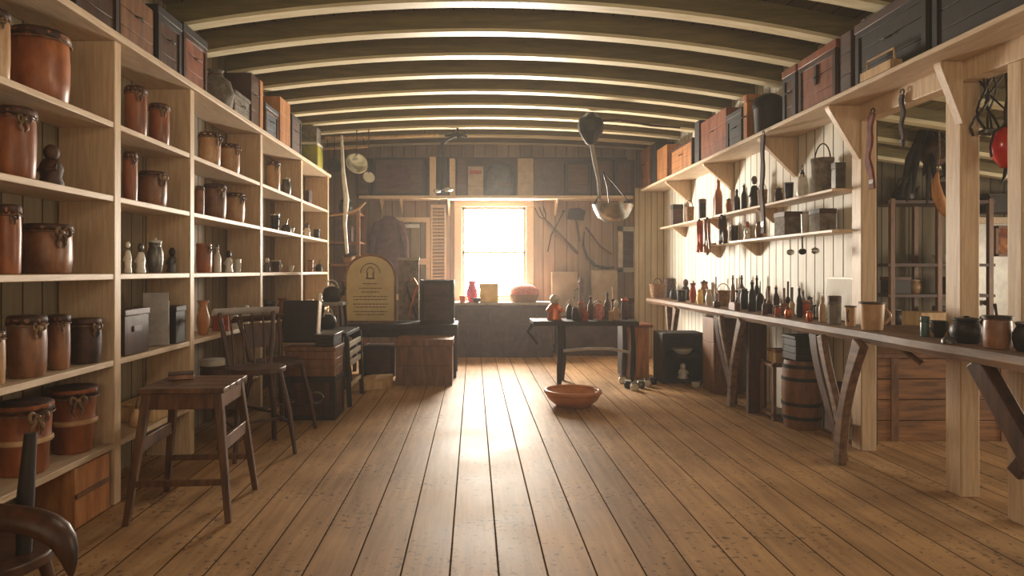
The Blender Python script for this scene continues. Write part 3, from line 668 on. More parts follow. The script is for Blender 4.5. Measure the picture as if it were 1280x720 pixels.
MB().lathe([(0,0),(.12,0),(.135,.3),(.14,.31),(0,.31)], 24).build('body', M['blackwood'], t, smooth=40); MB().lathe([(.145,.3),(.15,.34),(.13,.4),(.07,.44),(0,.45)], 24).build('lid', M['iron'], t, smooth=60)
Rc('dark red crate partly behind the pail on the right shelf', 979, 996, 80, 'darkwood', lid='redwood')
t = Rc('big reddish brown crate with black keyhole slot on the right shelf', 999, 1046, 22, 'redwood', lid='redwood')
hb = 0; MB().box(-.156, -.146, -.015, .015, .2, .36).build('keyhole_plate', M['iron'], t)
Rc('narrow dark upright plank box beside the reddish crate', 1050, 1064, 0, 'umber', frame=False, handle=False, name='upright_box', cat='box')
Rc('big black trunk with pale edged lid at the near end of the right shelf', 1070, 1160, -40, 'blackwood', lid='umber', name='trunk', cat='trunk')
Rc('second black trunk nearest the camera on the right shelf', 1166, 1300, -100, 'blackwood', lid='darkwood', name='trunk', cat='trunk')
t = thing('tool_tray', 'open pale tray with hoop handle in front of the black trunk', 'tray', (2.765, 4.35, RZ)); 
b_ = MB(); b_.box(-.035,.035,-.16,.16,0,.01); b_.box(-.04,-.032,-.16,.16,0,.06); b_.box(.032,.04,-.16,.16,0,.06); b_.box(-.04,.04,-.165,-.157,0,.06); b_.box(-.04,.04,.157,.165,0,.06); b_.build('body', M['palewood'], t)
MB().tube([(0, -.15, .05), (0, -.14, .14), (0, .14, .14), (0, .15, .05)], .008, 6).build('handle', M['palewood'], t)

# lower wall shelves
def wshelf(label, x0, y0, y1, z, brs):
    o = Vector((x0, (y0+y1)/2, z)); t = thing('wall_shelf', label, 'shelf', o)
    mv(MB().box(x0, RW-.003, y0, y1, z-.025, z), o).build('shelf_board', M['cream'], t, bevel=.004)
    for y in brs: mv(MB().prism([(x0+.03, z-.026), (RW-.004, z-.026), (RW-.004, z-.17), (RW-.03, z-.17)], y-.012, y+.012), o).build('bracket', M['creamv'], t)
    return t
S1, S2 = 2.06, 1.73
wshelf('cream middle wall shelf with kettle and basket below the top right shelf', 2.88, 5.14, 9.9, S1, (6.6, 8.0, 9.4))
wshelf('short lower cream wall shelf carrying two grey boxes on the right', 2.88, 5.14, 8.3, S2, (7.0, 8.1))
def RS(kind, label, x, w, h, z, X=3.0, m1='iron', m2='grey', rz=None, **k):
    Y = YX(x, X); r = w/2*Y/F*.9
    return small(kind, label, (X, Y, z), r, h*Y/F, m1, m2, rz=rnd.uniform(-3, 3) if rz is None else rz, **k)
RS('mug', 'small dark mug, nearest end of the row left of the white kettle', 986, 12, 22, S1, m1='iron')
RS('jar', 'dark small jar beside the mug on the middle wall shelf', 973, 11, 20, S1, m1='cover', m2='iron')
RS('kettle', 'white and black kettle on the middle wall shelf', 1003, 15, 38, S1, m1='white', m2='iron', rz=1.4)
RS('basket', 'grey basket with tall hoop handle on the middle wall shelf', 1028, 28, 62, S1, m1='stone', m2='iron', rz=.3)
RS('box', 'grey square canister at the near end of the middle wall shelf', 1048, 14, 34, S1, m1='grey', m2='grey', rz=0, X=3.01)
RS('figure', 'tall dark carved figure on the middle wall shelf beneath the bracket', 943, 13, 44, S1, m1='iron', m2='grey')
RS('bottle', 'slender dark bottle left of the tall carved figure', 930, 8, 34, S1, m1='iron', m2='white')
RS('bottle', 'orange brown bottle hanging low among the far shelf clutter', 898, 11, 48, S1, m1='terra', m2='cover')
RS('jar', 'small terracotta jar beside the orange brown bottle on the wall shelf', 911, 9, 20, S1, m1='terra', m2='cover')
RS('bottle', 'black bottle behind the jar left of the carved figure on the wall shelf', 921, 9, 30, S1, m1='iron', m2='iron', X=3.05)
RS('basket', 'brown basket with hoop halfway along the middle wall shelf', 953, 13, 30, S1, m1='wicker', m2='iron')
RS('box', 'dark box at the far end of the middle wall shelf', 846, 14, 26, S1, m1='umber', m2='blackwood', rz=0)
RS('basket', 'dark basket with hoop, second from the far end of the wall shelf', 862, 12, 28, S1, m1='wicker', m2='iron')
RS('tin', 'dark canister near the far end of the middle wall shelf', 878, 10, 26, S1, m1='iron', m2='umber')
RS('box', 'left of two grey brown boxes on the short lower wall shelf', 985, 30, 29, S2, m1='stone', m2='umber', rz=1.57, X=3.0)
RS('box', 'right of two grey brown boxes on the short lower wall shelf', 1028, 28, 28, S2, m1='stone', m2='umber', rz=1.57, X=3.0)
RS('cup', 'white cup between the two grey boxes on the lower wall shelf', 1006, 10, 24, S2, m1='white', m2='white')
RS('jar', 'dark jar at the far end of the lower wall shelf', 905, 11, 24, S2, m1='terra2', m2='iron')
RS('mug', 'dark mug second from the far end of the lower wall shelf', 918, 10, 20, S2, m1='iron', m2='tin')
RS('figure', 'pale figurine halfway along the lower wall shelf', 934, 10, 24, S2, m1='white', m2='terra')
RS('jar', 'brown pot left of the strap on the lower wall shelf', 949, 11, 22, S2, m1='terra2', m2='cover')
# hooks with little metal things below the lower shelf
def hang(name, label, cat, p, build):
    t = thing(name, label, cat, p); build(t); return t
def ladle(L, r, m_):
    def f(t):
        MB().tube([(0,0,0),(0,.004,-L*.1),(0,0,-L*.75)], .007, 6).build('shaft', M[m_], t); MB().ball((0,0,-L*.75-r*.8), r, sz=.8, sx=1, sy=.7).build('scoop', M[m_], t, smooth=60)
    return f
for x, lab, m_ in ((988, 'small tin ladle hanging below the lower wall shelf, farthest', 'tin'), (1003, 'dark ladle hanging below the lower wall shelf, middle', 'iron'), (1019, 'tin ladle hanging below the lower wall shelf, nearest', 'tin')):
    hang('ladle', lab, 'ladle', (2.865, YX(x, 2.865), S2-.036), ladle(.14, .035, m_))
def ragf(w_, L, m_, sd):
    def f(t):
        b_ = MB(); n = 9; rows = []
        for i in range(8):
            u = i/7; rows.append([b_.bm.verts.new((.02*math.sin(j*1.6+sd+u*2), (j/(n-1)-.5)*w_*(.55+.5*u), -L*u - .02*math.sin(j+sd)*u)) for j in range(n)])
        for A, B in zip(rows, rows[1:]):
            for j in range(n-1): b_.bm.faces.new((A[j], A[j+1], B[j+1], B[j]))
        o = b_.build('cloth', M[m_], t, smooth=60); s_ = o.modifiers.new('s', 'SOLIDIFY'); s_.thickness = .012
        MB().ball((0,0,.005), .018).build('hook', M['iron'], t)
    return f
hang('cloth', 'orange cloth hanging from the middle wall shelf, far side', 'cloth', (2.84, YX(876, 2.86), S1-.04), ragf(.2, .38, 'rust', 1))
hang('cloth', 'darker rust cloth hanging beside the orange one on the wall shelf', 'cloth', (2.83, YX(887, 2.86), S1-.04), ragf(.16, .42, 'terra2', 4))
hang('cloth', 'brown bunched cloth hanging nearest on the middle wall shelf', 'cloth', (2.86, YX(902, 2.86), S1-.04), ragf(.24, .3, 'cover', 7))
# straps and a horn
def strapf(L, w_, m_='darkwood', bow=.03):
    def f(t):
        pts = [(bow*math.sin(k/12*math.pi)+.012*math.sin(k*1.1), -L*k/12) for k in range(13)]
        MB().plank(pts, [w_*(1.9+.3*math.sin(k*1.7)) for k in range(13)], -.008, .01).build('strap', M[m_], t, bevel=.003)
        MB().tube([(0, .02*math.cos(k*.7), .015+.02*math.sin(k*.7)) for k in range(9)], .005, 6).build('ring', M['iron'], t)
        MB().box(-.014, -.007, -w_*.8, w_*.8, -L*.93, -L*.88).build('buckle', M['grey'], t)
    return f
hang('leather_strap', 'long dark leather strap hanging from the middle of the right shelf', 'strap', (2.695, 5.95, RZ-.06), strapf(.92, .034, 'belt'))
hang('leather_strap', 'red brown curved strap hanging on the post beside the opening', 'strap', (2.95, 4.73, RZ-.16), strapf(.56, .03, 'belt_red', .05))
hang('leather_strap', 'short black strap hanging in the opening between two posts', 'strap', (2.98, 4.45, RZ-.1), strapf(.36, .018, 'belt', 0))
# red lantern and iron hook
t = thing('red_lantern', 'glossy red teardrop lantern hung from black straps at right', 'lantern', at(1258, 184, 3.74))
MB().lathe([(0,-.13),(.03,-.12),(.075,-.05),(.085,.0),(.07,.06),(.03,.11),(0,.12)], 22).build('glass_body', M['red'], t, smooth=60)
b_ = MB(); b_.tube([(0,-.087,-.06),(0,-.095,0),(0,-.07,.09),(0,0,.13)], .007, 6); b_.tube([(0,.087,-.06),(0,.095,0),(0,.07,.09),(0,0,.13)], .007, 6); b_.tube([(-.087,0,-.06),(-.095,0,0),(-.07,0,.09),(0,0,.13)], .007, 6); b_.build('cage', M['iron'], t)
MB().tube([(0,0,.12),(0,0,.2),(.02,0,.3),(0,0,.43)], [.02,.03,.035,.02], 8, flat=.5).build('strap', M['blackwood'], t); MB().tube([(0,0,-.12),(-.01,0,-.17),(-.03,0,-.22)], [.012,.01,.003], 6).build('tail', M['iron'], t)
t = thing('harness', 'tangled black harness hanging beside the red lantern', 'harness', at(1236, 100, 3.9))
b_ = MB()
for k in range(6): b_.tube([(.04*math.sin(k*2+j*.8)+.02*k-.05, .03*math.cos(k+j), .02-.36*j/7) for j in range(8)], .012, 6, flat=.5)
b_.build('straps', M['blackwood'], t); MB().lathe([(.03,-.3),(.05,-.31),(.05,-.33),(.03,-.34)], 14).build('buckle', M['grey'], t)

# ------------------------------------------------------------------ right workbench
BZ = .98
wb = thing('workbench', 'long rough-edged timber workbench on forked legs along the right', 'workbench', (2.9, 6, 0)); WO = Vector((2.9, 6, 0))
b_ = MB(); ys_ = [2.5 + 7.3*i/70 for i in range(71)]; rows = []
for y in ys_:
    e = 2.65 + .025*noise.noise(Vector((0, y*1.7, 0))) + .01*noise.noise(Vector((5, y*7, 0)))
    zz = .008*noise.noise(Vector((9, y*3, 1)))
    rows.append(b_._v([(e+.012, y, BZ-.075+zz), (e-.004, y, BZ-.04), (e+.01, y, BZ+zz*.3), (2.99, y, BZ), (2.99, y, BZ-.07)]))
for A, B in zip(rows, rows[1:]):
    for k in range(5): b_.bm.faces.new((A[k], A[(k+1)%5], B[(k+1)%5], B[k]))
b_.bm.faces.new(rows[0]); b_.bm.faces.new(rows[-1][::-1])
for y0, y1, xe in ((2.5, 3.49, 3.4), (3.61, 3.93, 3.4), (4.08, 4.94, 3.4), (5.1, 9.8, RW-.005)): b_.box(2.985, xe, y0, y1, BZ-.07, BZ-.0005)
mv(b_, WO).build('top', M['benchwood'], wb, smooth=30)
def fork(Yb, dn, df, m_='benchwood', m2='darkwood', Xb=2.68, spl=None):
    """V shaped leg in the plane of the front edge: base at Yb, arms reach Yb-dn and Yb+df"""
    def cv(p0, p1, p2, p3):
        o_ = []
        for k in range(9):
            u = k/8; o_.append(tuple((1-u)**3*p0[q]+3*(1-u)**2*u*p1[q]+3*(1-u)*u*u*p2[q]+u**3*p3[q] for q in (0, 1)))
        return o_
    T = BZ-.072
    b_ = MB(); b_.plank(cv((Yb+.05, 0), (Yb+.1, .3), (Yb+df*.9, .55), (Yb+df, T)), [.07,.08,.085,.09,.095,.1,.105,.11,.12], Xb+.005, Xb+.065)
    mv(b_, WO).build('leg', M[m2], wb, bevel=.01)
    b_ = MB(); b_.plank(cv((Yb-.03, 0), (Yb-.05, .35), (Yb-dn*.4, .55), (Yb-dn, T)), [.085,.09,.09,.085,.08,.08,.085,.095,.11], Xb-.06, Xb)
    b_.plank(cv((Yb-.03, .3), (Yb, .45), (Yb+df*.3, .6), (Yb+df*.5, T)), [.07,.07,.07,.065,.065,.065,.07,.075,.08], Xb-.055, Xb-.005)
    mv(b_, WO).build('leg', M[m_], wb, bevel=.01)
fork(4.66, .28, .42); fork(6.62, .3, .5); fork(8.6, .25, .3)
b_ = MB(); b_.bar((2.72, 3.45, BZ-.07), (2.76, 2.78, 0), .08, .1); mv(b_, WO).build('leg', M['darkwood'], wb, bevel=.008)
b_ = MB(); b_.bar((2.85, 2.95, BZ-.07), (2.8, 3.3, .35), .06, .08); mv(b_, WO).build('brace', M['darkwood'], wb, bevel=.008)
mv(MB().box(2.69, 2.87, 6.26, 6.32, 0, BZ-.07), WO).build('leg', M['darkwood'], wb, bevel=.006)
b_ = MB(); b_.tube([(2.96, 5.16, .12), (2.9, 5.0, .22), (2.8, 4.85, .4), (2.72, 4.76, .55)], [.06,.055,.05,.04], 8); mv(b_, WO).build('brace', M['darkwood'], wb, smooth=60)
b_ = MB(); b_.tube([(2.98, 4.25, BZ-.2), (2.93, 4.36, BZ-.12), (2.9, 4.5, BZ-.06)], [.02,.02,.02], 8); mv(b_, WO).build('brace', M['midwood'], wb, smooth=60)

def BS(kind, label, x, w, h, X=2.85, m1='iron', m2='grey', rz=None, **k):
    Y = YX(x, X); r = w/2*Y/F*.88
    return small(kind, label, (X, Y, BZ), r, h*Y/F, m1, m2, rz=rnd.uniform(-3, 3) if rz is None else rz, **k)
BS('mortar', 'brown stoneware pot holding a dark pestle on the near workbench', 1247, 34, 56, 2.8, 'terra2', 'iron')
BS('jar', 'round squat black pot in front of the middle post on the workbench', 1208, 40, 34, 2.84, 'iron', 'iron')
BS('bowl', 'second black bowl between the squat pot and the pestle pot', 1229, 22, 24, 3.2, 'iron', 'iron')
BS('jar', 'dark glazed pot cut off by the right edge of the photo', 1285, 36, 40, 2.86, 'iron', 'grey')
BS('bowl', 'black bowl left of the squat black pot on the workbench', 1174, 22, 20, 2.9, 'iron', 'iron')
BS('tin', 'small teal tin left of the black bowl on the workbench', 1156, 11, 25, 2.86, 'teal', 'teal')
BS('oilcan', 'flat grey oil can standing before the squat black pot', 1186, 18, 14, 2.72, 'grey', 'iron')
BS('mug', 'largest pinkish brown mug with dark rim on the workbench', 1090, 32, 34, 2.8, 'tan', 'cover', rz=-.4)
BS('cup', 'small tan cup immediately left of the largest mug', 1063, 15, 25, 2.82, 'tan', 'cover')
BS('tin', 'grey brown canister nearest the white board on the workbench', 1043, 17, 35, 2.82, 'stone', 'umber')
seq = [('bottle','small white capped bottle',1028,8,30,'tan','white'),('candle','stubby iron candlestick',1018,9,28,'iron','white'),('spool','copper red spool',1008,9,20,'terra','rust'),('bottle','narrow black bottle',999,7,36,'iron','tin'),
 ('tool','upright pale-handled chisel',990,7,34,'palewood','grey'),('mallet','small wooden mallet standing on its head',980,10,32,'midwood','midwood'),('bottle','brown glass bottle',970,8,32,'cover','tan'),('brush','worn brush with bristles down',961,10,32,'midwood','cover'),
 ('oilcan','dark long-spouted oil can',950,12,34,'iron','iron'),('bottle','tall dark bottle with tin stopper',940,9,36,'iron','tin'),('jar','squat black jar',930,10,26,'iron','grey'),('candle','thin iron candlestick',921,8,36,'iron','tan')]
for k, lab, x, w_, h_, a, c in seq:
    BS(k, lab + ' in the crowded row on the workbench', x, w_*1.15, h_*1.08, 2.9 + .08*math.sin(x), a, c)
BS('plane', 'brown wooden hand plane in front of the row of bottles', 918, 26, 16, 2.74, 'midwood', 'darkwood', rz=1.5)
BS('basket', 'wicker basket with hoop on the workbench behind the hand plane', 904, 19, 28, 2.92, 'wicker', 'wicker')
BS('vase', 'white round vase beside red and yellow pots on the far workbench', 886, 10, 20, 2.8, 'white', 'white')
BS('jar', 'yellow jar between a red pot and the white vase, far workbench', 875, 9, 19, 2.8, 'yellow', 'yellow')
BS('vase', 'red brown pot at the left of the yellow jar, far workbench', 866, 10, 24, 2.85, 'rust', 'cover')
BS('mug', 'dark iron mug at the far part of the workbench', 852, 14, 14, 2.8, 'iron', 'iron')
BS('kettle', 'black squat kettle far along the workbench', 842, 11, 17, 2.88, 'iron', 'iron')
BS('basket', 'brown woven basket with ears at the far end of the workbench', 822, 22, 24, 2.82, 'wicker', 'cover')
BS('tool', 'tall thin chisel leaning behind the white vase', 895, 6, 34, 3.02, 'darkwood', 'grey')
BS('bottle', 'dark bottle against the wall beside the wicker basket', 927, 8, 40, 3.04, 'umber', 'grey')
BS('bottle', 'second black bottle against the wall behind the squat jar', 946, 8, 42, 3.05, 'iron', 'grey')
BS('tool', 'dark upright rasp against the white wall behind the mallet', 985, 7, 40, 3.05, 'iron', 'iron')
BS('bottle', 'slim grey bottle against the white wall right of the rasp', 1004, 7, 32, 3.05, 'grey', 'tan')
BS('jar', 'small copper lidded jar before the row on the workbench', 1012, 9, 14, 2.74, 'copper', 'terra')
BS('jar', 'second small copper jar, left of the other at the bench edge', 985, 9, 14, 2.74, 'copper', 'cover')
for k, lab, x, w_, h_, X_, a, c in (('jar','stout brown jar behind the yellow jar at the far workbench',880,13,28,3.03,'terra2','iron'),('figure','dark kneeling figure behind the iron mug on the far workbench',857,12,26,3.03,'iron','umber'),('tin','brown tin against the wall left of the black squat kettle',836,12,24,3.04,'umber','cover'),
  ('bottle','amber bottle against the wall above the wicker basket',916,7,38,3.07,'terra2','cover'),('jar','grey jar against the wall right of the slim grey bottle',1012,10,26,3.05,'grey','iron'),('mug','dark mug against the wall behind the tin-stoppered bottle',936,10,22,2.98,'iron','iron'),
  ('spool','rust thread spool at the bench edge before the brown bottle',972,9,14,2.74,'midwood','rust'),('bottle','short brown bottle at the bench edge before the iron candlestick',956,8,20,2.74,'cover','copper'),('mallet','little dark mallet at the bench edge left of the hand plane',896,10,18,2.74,'darkwood','midwood')):
    BS(k, lab, x, w_, h_, X_, a, c)
# white board leaning on the wall
Yw = 5.33; t = thing('white_board', 'blank white board leaning on the wall above the workbench', 'board', (3.05, Yw, BZ))
MB().cbox((0,0,.186), .012, .42, .36, ry=R(8)).build('panel', M['paper'], t)
b_ = MB(); b_.cbox((.026,0,.35), .02, .42, .015, ry=R(8)); b_.build('edge', M['cream'], t)

# under the workbench
t = thing('barrel', 'brown wooden stave barrel standing under the workbench', 'barrel', (2.93, 5.72, 0))
MB().lathe([(0,0),(.14,0),(.155,.1),(.165,.32),(.155,.52),(.14,.6),(.125,.6),(.125,.57),(0,.57)], 24).build('staves', M['midwood'], t, smooth=50)
for z, r_ in ((.1,.158),(.22,.165),(.44,.164),(.55,.155)): MB().lathe([(r_-.006,z-.015),(r_+.002,z-.015),(r_+.002,z+.015),(r_-.006,z+.015)], 24).build('hoop', M['iron'], t)
crate('black_box', 'black box resting on the barrel under the workbench', 'box', 2.82, 3.06, 5.60, 5.84, .604, .82, 'blackwood', frame=False, handle=False, lid='blackwood')
t = thing('low_rack', 'low two-tier wooden rack under the workbench beyond the barrel', 'rack', (2.94, 6.08, 0))
for z_ in (.04, .5): MB().box(-.16,.16,-.14,.14,z_,z_+.025).build('shelf_board', M['midwood'], t)
b_ = MB()
for sx in (-1,1):
    for sy in (-1,1): b_.cbox((sx*.145, sy*.125, .27), .03, .03, .54)
b_.build('posts', M['midwood'], t)
small('box', 'small pale box on the low rack under the workbench', (2.92, 6.06, .526), .1, .13, 'palewood', 'midwood')
crate('wooden_crate', 'tall brown crate standing under the far part of the workbench', 'crate', 2.72, 3.05, 7.25, 7.6, 0, .86, 'midwood', frame=False, handle=False)

# chest in the opening
t = thing('blanket_chest', 'wide plank chest standing on the floor behind the posts', 'chest', (3.95, 5.5, 0))
b_ = MB()
for i in range(4): b_.box(-.68,.62,-.25,.25,.17*i+.002,.17*i+.166)
b_.build('body', mat('wide_brown_planks', (96,60,32), (166,114,66), .5, scale=4, stretch=(.7,4,6), bump=.3), t, bevel=.004); MB().box(-.7,.64,-.27,.27,.68,.72).build('lid', M['midwood'], t, bevel=.006)
for s_ in (-.5, .4): MB().box(s_-.03,s_+.03,-.262,-.25,0,.68).build('batten', M['midwood'], t)

# ------------------------------------------------------------------ side room contents
t = thing('open_rack', 'tall open wooden rack against the back of the side room', 'rack', (5.45, 7.7, 0))
b_ = MB()
for x in (-.55, 0, .6):
    for y in (-.2, .2): b_.cbox((x, y, 1.12), .05, .05, 2.24)
b_.build('posts', M['midwood'], t)
RK = (.75, 1.12, 1.48, 2.22)
for z in RK: MB().box(-.6,.65,-.22,.22,z-.035,z).build('shelf_board', M['umber'], t)
for k, lab, x, z, r_, h_, a, c in (
  ('box','dark box, left on the rack shelf second from the top',-.4,1.12,.12,.2,'blackwood','umber'),('box','dark box, right on the rack shelf second from the top',.35,1.12,.13,.2,'umber','blackwood'),('jar','pale jar between two dark boxes on the side room rack',0-.17,1.12,.07,.18,'tan','white'),
  ('kettle','dark kettle on the highest rack shelf in the side room',-.3,2.22,.12,.26,'iron','iron'),('basket','dark basket beside the kettle on the highest rack shelf',.2,2.22,.16,.32,'umber','iron'),
  ('jar','tin jar on the lowest rack shelf at left',-.4,.75,.08,.2,'iron','tin'),('tin','dark canister on the lowest rack shelf at centre',.15,.75,.09,.22,'iron','grey'),('mug','pale mug on the lowest rack shelf at right',.42,.75,.07,.14,'tan','white'),
  ('bowl','white bowl on the middle rack shelf in the side room',.2,1.48,.13,.1,'white','white'),('bottle','tall dark bottle on the middle rack shelf at right',.45,1.48,.06,.3,'iron','grey')):
    small(k, lab, (5.45+x, 7.66, z), r_, h_, a, c)
p = at(1163, 200, 6.6); t = thing('hanging_tools', 'dark tangle of hanging tools in the side room opening', 'tools', p)
b_ = MB()
for k in range(9):
    a = k*.8; b_.tube([(0,0,.55),(math.sin(a)*.08,0,.3),(math.sin(a)*.22,.05*math.cos(a),.0),(math.sin(a)*.3,.1*math.cos(a),-.15-.04*k%3)], [.015,.03,.035,.01], 6)
b_.build('shafts', M['iron'], t); MB().ball((.05,0,.08), .13, sz=1.2, wob=.4, seed=5).build('bundle', M['umber'], t)
p = at(1172, 245, 6.1); t = thing('powder_horn', 'orange horn hanging beside the middle post in the side room', 'horn', p)
MB().tube([(0,0,.22),(-.02,0,.12),(0,0,0),(.06,0,-.12),(.1,0,-.18)], [.012,.035,.05,.05,.04], 10).build('horn', M['orangewood'], t, smooth=60); MB().tube([(0,0,.2),(.02,0,.4),(.01,0,.86)], .006, 5).build('cord', M['cord'], t)
# white door and framed picture
d = MB().box(6.25, 7.15, SY1-.05, SY1-.001, 0, 1.98); d = struct(d.build('door_1', M['white'], bevel=.005))
b_ = MB(); b_.box(6.17,6.25,SY1-.07,SY1-.001,0,2.06); b_.box(7.15,7.23,SY1-.07,SY1-.001,0,2.06); b_.box(6.17,7.23,SY1-.07,SY1-.001,1.98,2.06); b_.build('door_frame', M['cream'], d)
MB().ball((6.33, SY1-.09, 1.0), .035).build('door_knob', M['iron'], d)
t = thing('framed_picture', 'small orange and brown picture hanging on the white door', 'picture', (6.52+.13, SY1-.075, 1.76))
MB().box(-.16,.16,.0,.02,-.16,.16).build('print', M['pic'], t); b_ = MB()
for a in (-1, 1): b_.box(-.19,.19,-.012,.02,a*.175-.015,a*.175+.015); b_.box(a*.175-.015,a*.175+.015,-.012,.02,-.19,.19)
b_.build('frame', M['midwood'], t)
t = thing('box_shelf', 'dark plank shelf fixed above the white door in the side room', 'shelf', (6.72, SY1-.15, 2.1)); MB().box(-.5,.5,-.14,.14,0,.2).build('box_front', M['blackwood'], t, bevel=.005); MB().box(-.52,.52,-.15,.15,.2,.22).build('shelf_board', M['umber'], t)
small('box', 'pale tall box standing before the rack behind the middle post', (4.62, 6.5, .0), .17, .98, 'palewood', 'palewood', cat='box')

# ------------------------------------------------------------------ furniture on the left
t = thing('wooden_stool', 'dark wooden square stool with splayed legs in the left foreground', 'stool', (-1.65, 3.8, 0), R(4)); SH = .74
b_ = MB()
for i in range(4): b_.box(-.235, .235, -.235+.118*i, -.235+.118*i+.115, SH-.03, SH)
b_.build('seat', M['stoolwood'], t, bevel=.006)
b_ = MB(); z0, z1 = SH-.12, SH-.03
b_.box(-.2,.2,-.215,-.19,z0,z1); b_.box(-.2,.2,.19,.215,z0,z1); b_.box(-.215,-.19,-.2,.2,z0,z1); b_.box(.19,.215,-.2,.2,z0,z1); b_.build('apron', M['stoolwood'], t, bevel=.003)
def lg(sx, sy, z): u = 1-z/SH; return Vector((sx*(.19+.085*u), sy*(.19+.085*u), z))
for sx in (-1, 1):
    for sy in (-1, 1): MB().bar(lg(sx,sy,0), lg(sx,sy,SH-.03), .034, .034, .048, .048).build('leg', M['stoolwood'], t, bevel=.005)
for (a, c_, z, hgt) in (((-1,-1),(1,-1),.22,.035),((-1,1),(1,1),.22,.035),((1,-1),(1,1),.42,.075),((-1,-1),(-1,1),.42,.075)):
    MB().bar(lg(*a,z), lg(*c_,z), .02, hgt).build('stretcher', M['stoolwood'], t, bevel=.003)
small('box', 'small carved box with upright knob lying on the wooden stool', (-1.78, 3.9, SH), .07, .035, 'terra2', 'cover', rz=.4)

def windsor(label, loc, rz, sh_=.66, back=.42, m_='darkwood', solid=False, crest=None):
    t = thing('wooden_chair', label, 'chair', loc, rz)
    pts = [(.23*math.cos(a)*(1.0 if math.cos(a) > 0 else .92), .22*math.sin(a)) for a in [2*math.pi*k/20 for k in range(20)]]
    pts = [(max(-.19, min(.22, x)), y) for x, y in pts]
    MB().prism(pts, sh_-.04, sh_, axis='Z').build('seat', M[m_], t, bevel=.008)
    for sx in (-1, 1):
        for sy in (-1, 1):
            MB().tube([(sx*.14, sy*.14, sh_-.04), (sx*.19, sy*.19, sh_*.5), (sx*.235, sy*.225, 0)], [.018,.023,.015], 8).build('leg', M[m_], t, smooth=60)
    for sy in (-1, 1): MB().tube([(-.2, sy*.195, sh_*.35), (0, sy*.2, sh_*.35), (.2, sy*.195, sh_*.35)], [.01,.015,.01], 7).build('stretcher', M[m_], t, smooth=60)
    MB().tube([(0,-.2,sh_*.35),(0,.2,sh_*.35)], .012, 7).build('stretcher', M[m_], t)
    for sy in (-1, 1): MB().tube([(-.17, sy*.16, sh_-.02), (-.2, sy*.19, sh_+back*.5), (-.27, sy*.215, sh_+back)], [.018,.02,.016], 8).build('back_post', M[m_], t, smooth=60)
    b_ = MB()
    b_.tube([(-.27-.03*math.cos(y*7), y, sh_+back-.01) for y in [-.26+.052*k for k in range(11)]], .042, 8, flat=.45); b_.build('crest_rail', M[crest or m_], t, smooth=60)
    if solid: MB().cbox((-.25, 0, sh_+back*.55), .02, .3, back*.6, ry=R(-12)).build('back_panel', M[m_], t, bevel=.004)
    else:
        for k in range(4): MB().tube([(-.175, -.12+.08*k, sh_-.01), (-.215, -.125+.083*k, sh_+back*.5), (-.28, -.13+.087*k, sh_+back-.03)], [.008,.01,.007], 6).build('spindle', M[m_], t)
    return t
windsor('high spindle-back wooden chair with a painted crest highlight behind the foreground stool', (-1.68, 4.95, 0), R(-55), crest='greypaper')  # crest colour carries the window highlight
windsor('second dark high-backed chair between spindle chair and crates', (-1.72, 5.62, 0), R(-35), solid=True, back=.36, sh_=.62)
# chair fragment in the near corner
t = thing('curved_armchair', 'dark low chair with curved arm cut by the lower left corner', 'chair', (-1.78, 2.22, 0), R(0))
arc = [(-.34,.3,.56),(-.36,.12,.57),(-.28,-.06,.585),(-.1,-.14,.6),(.1,-.15,.612),(.25,-.15,.605),(.36,-.14,.585),(.43,-.13,.545),(.462,-.13,.48),(.468,-.13,.39)]
MB().tube(arc, [.026,.03,.034,.038,.04,.044,.05,.05,.036,.008], 10, flat=.7).build('arm_rail', M['darkwood'], t, smooth=60, sub=1)
MB().prism([(.3*math.cos(k*.3142), .25*math.sin(k*.3142)) for k in range(20)], .38, .42, axis='Z').build('seat', M['darkwood'], t, bevel=.008)
for sx, sy in ((-1,-1),(1,-1),(-1,1),(1,1)): MB().tube([(sx*.17, sy*.15, .385), (sx*.24, sy*.21, 0)], [.024,.016], 8).build('leg', M['darkwood'], t, smooth=60)
for p0, p1 in (((-.22,-.06,.41),(-.25,-.07,.57)),((.0,-.14,.41),(.0,-.145,.59)),((-.26,.1,.41),(-.32,.14,.55))): MB().tube([p0, p1], .012, 6).build('spindle', M['darkwood'], t)
MB().tube([(.22,-.0,.41),(.225,.0,.6),(.23,.02,.83)], [.024,.028,.02], 8).build('back_post', M['blackwood'], t, smooth=60)

# crates stack
crate('wooden_crate', 'lower dark crate with white looped rope in the left stack', 'crate', -1.76, -1.30, 5.98, 6.38, 0, .40, 'darkwood', handle=False)
t = thing('rope_coil', 'pale coiled rope hanging on the lower left crate', 'rope', (-1.46, 5.94, .22)); 
b_ = MB()
for k in range(3): b_.tube([(.07*math.cos(a*.4), -.006-.006*k, (.04+.008*k)*math.sin(a*.4)) for a in range(16)], .006, 6)
b_.build('coil', M['tin'], t)
crate('wooden_crate', 'upper brown crate with a drawer pull in the left stack', 'crate', -1.76, -1.30, 5.98, 6.38, .403, .68, 'midwood', lid='midwood', handle=False, frame=False)
t = thing('writing_case', 'black slanted case with a pale edge on top of the crates', 'case', (-1.68, 6.22, .70)); MB().cbox((0,0,.2), .34, .1, .4, rx=R(-14)).build('shell', M['blackwood'], t, bevel=.006)
MB().cbox((.176,.0,.2), .012, .11, .4, rx=R(-14)).build('edge_strip', M['cream'], t)
crate('black_box', 'low black tray box on the crates beside the slanted case', 'box', -1.48, -1.31, 5.99, 6.36, .684, .8, 'blackwood', frame=False, handle=False, lid='grey')
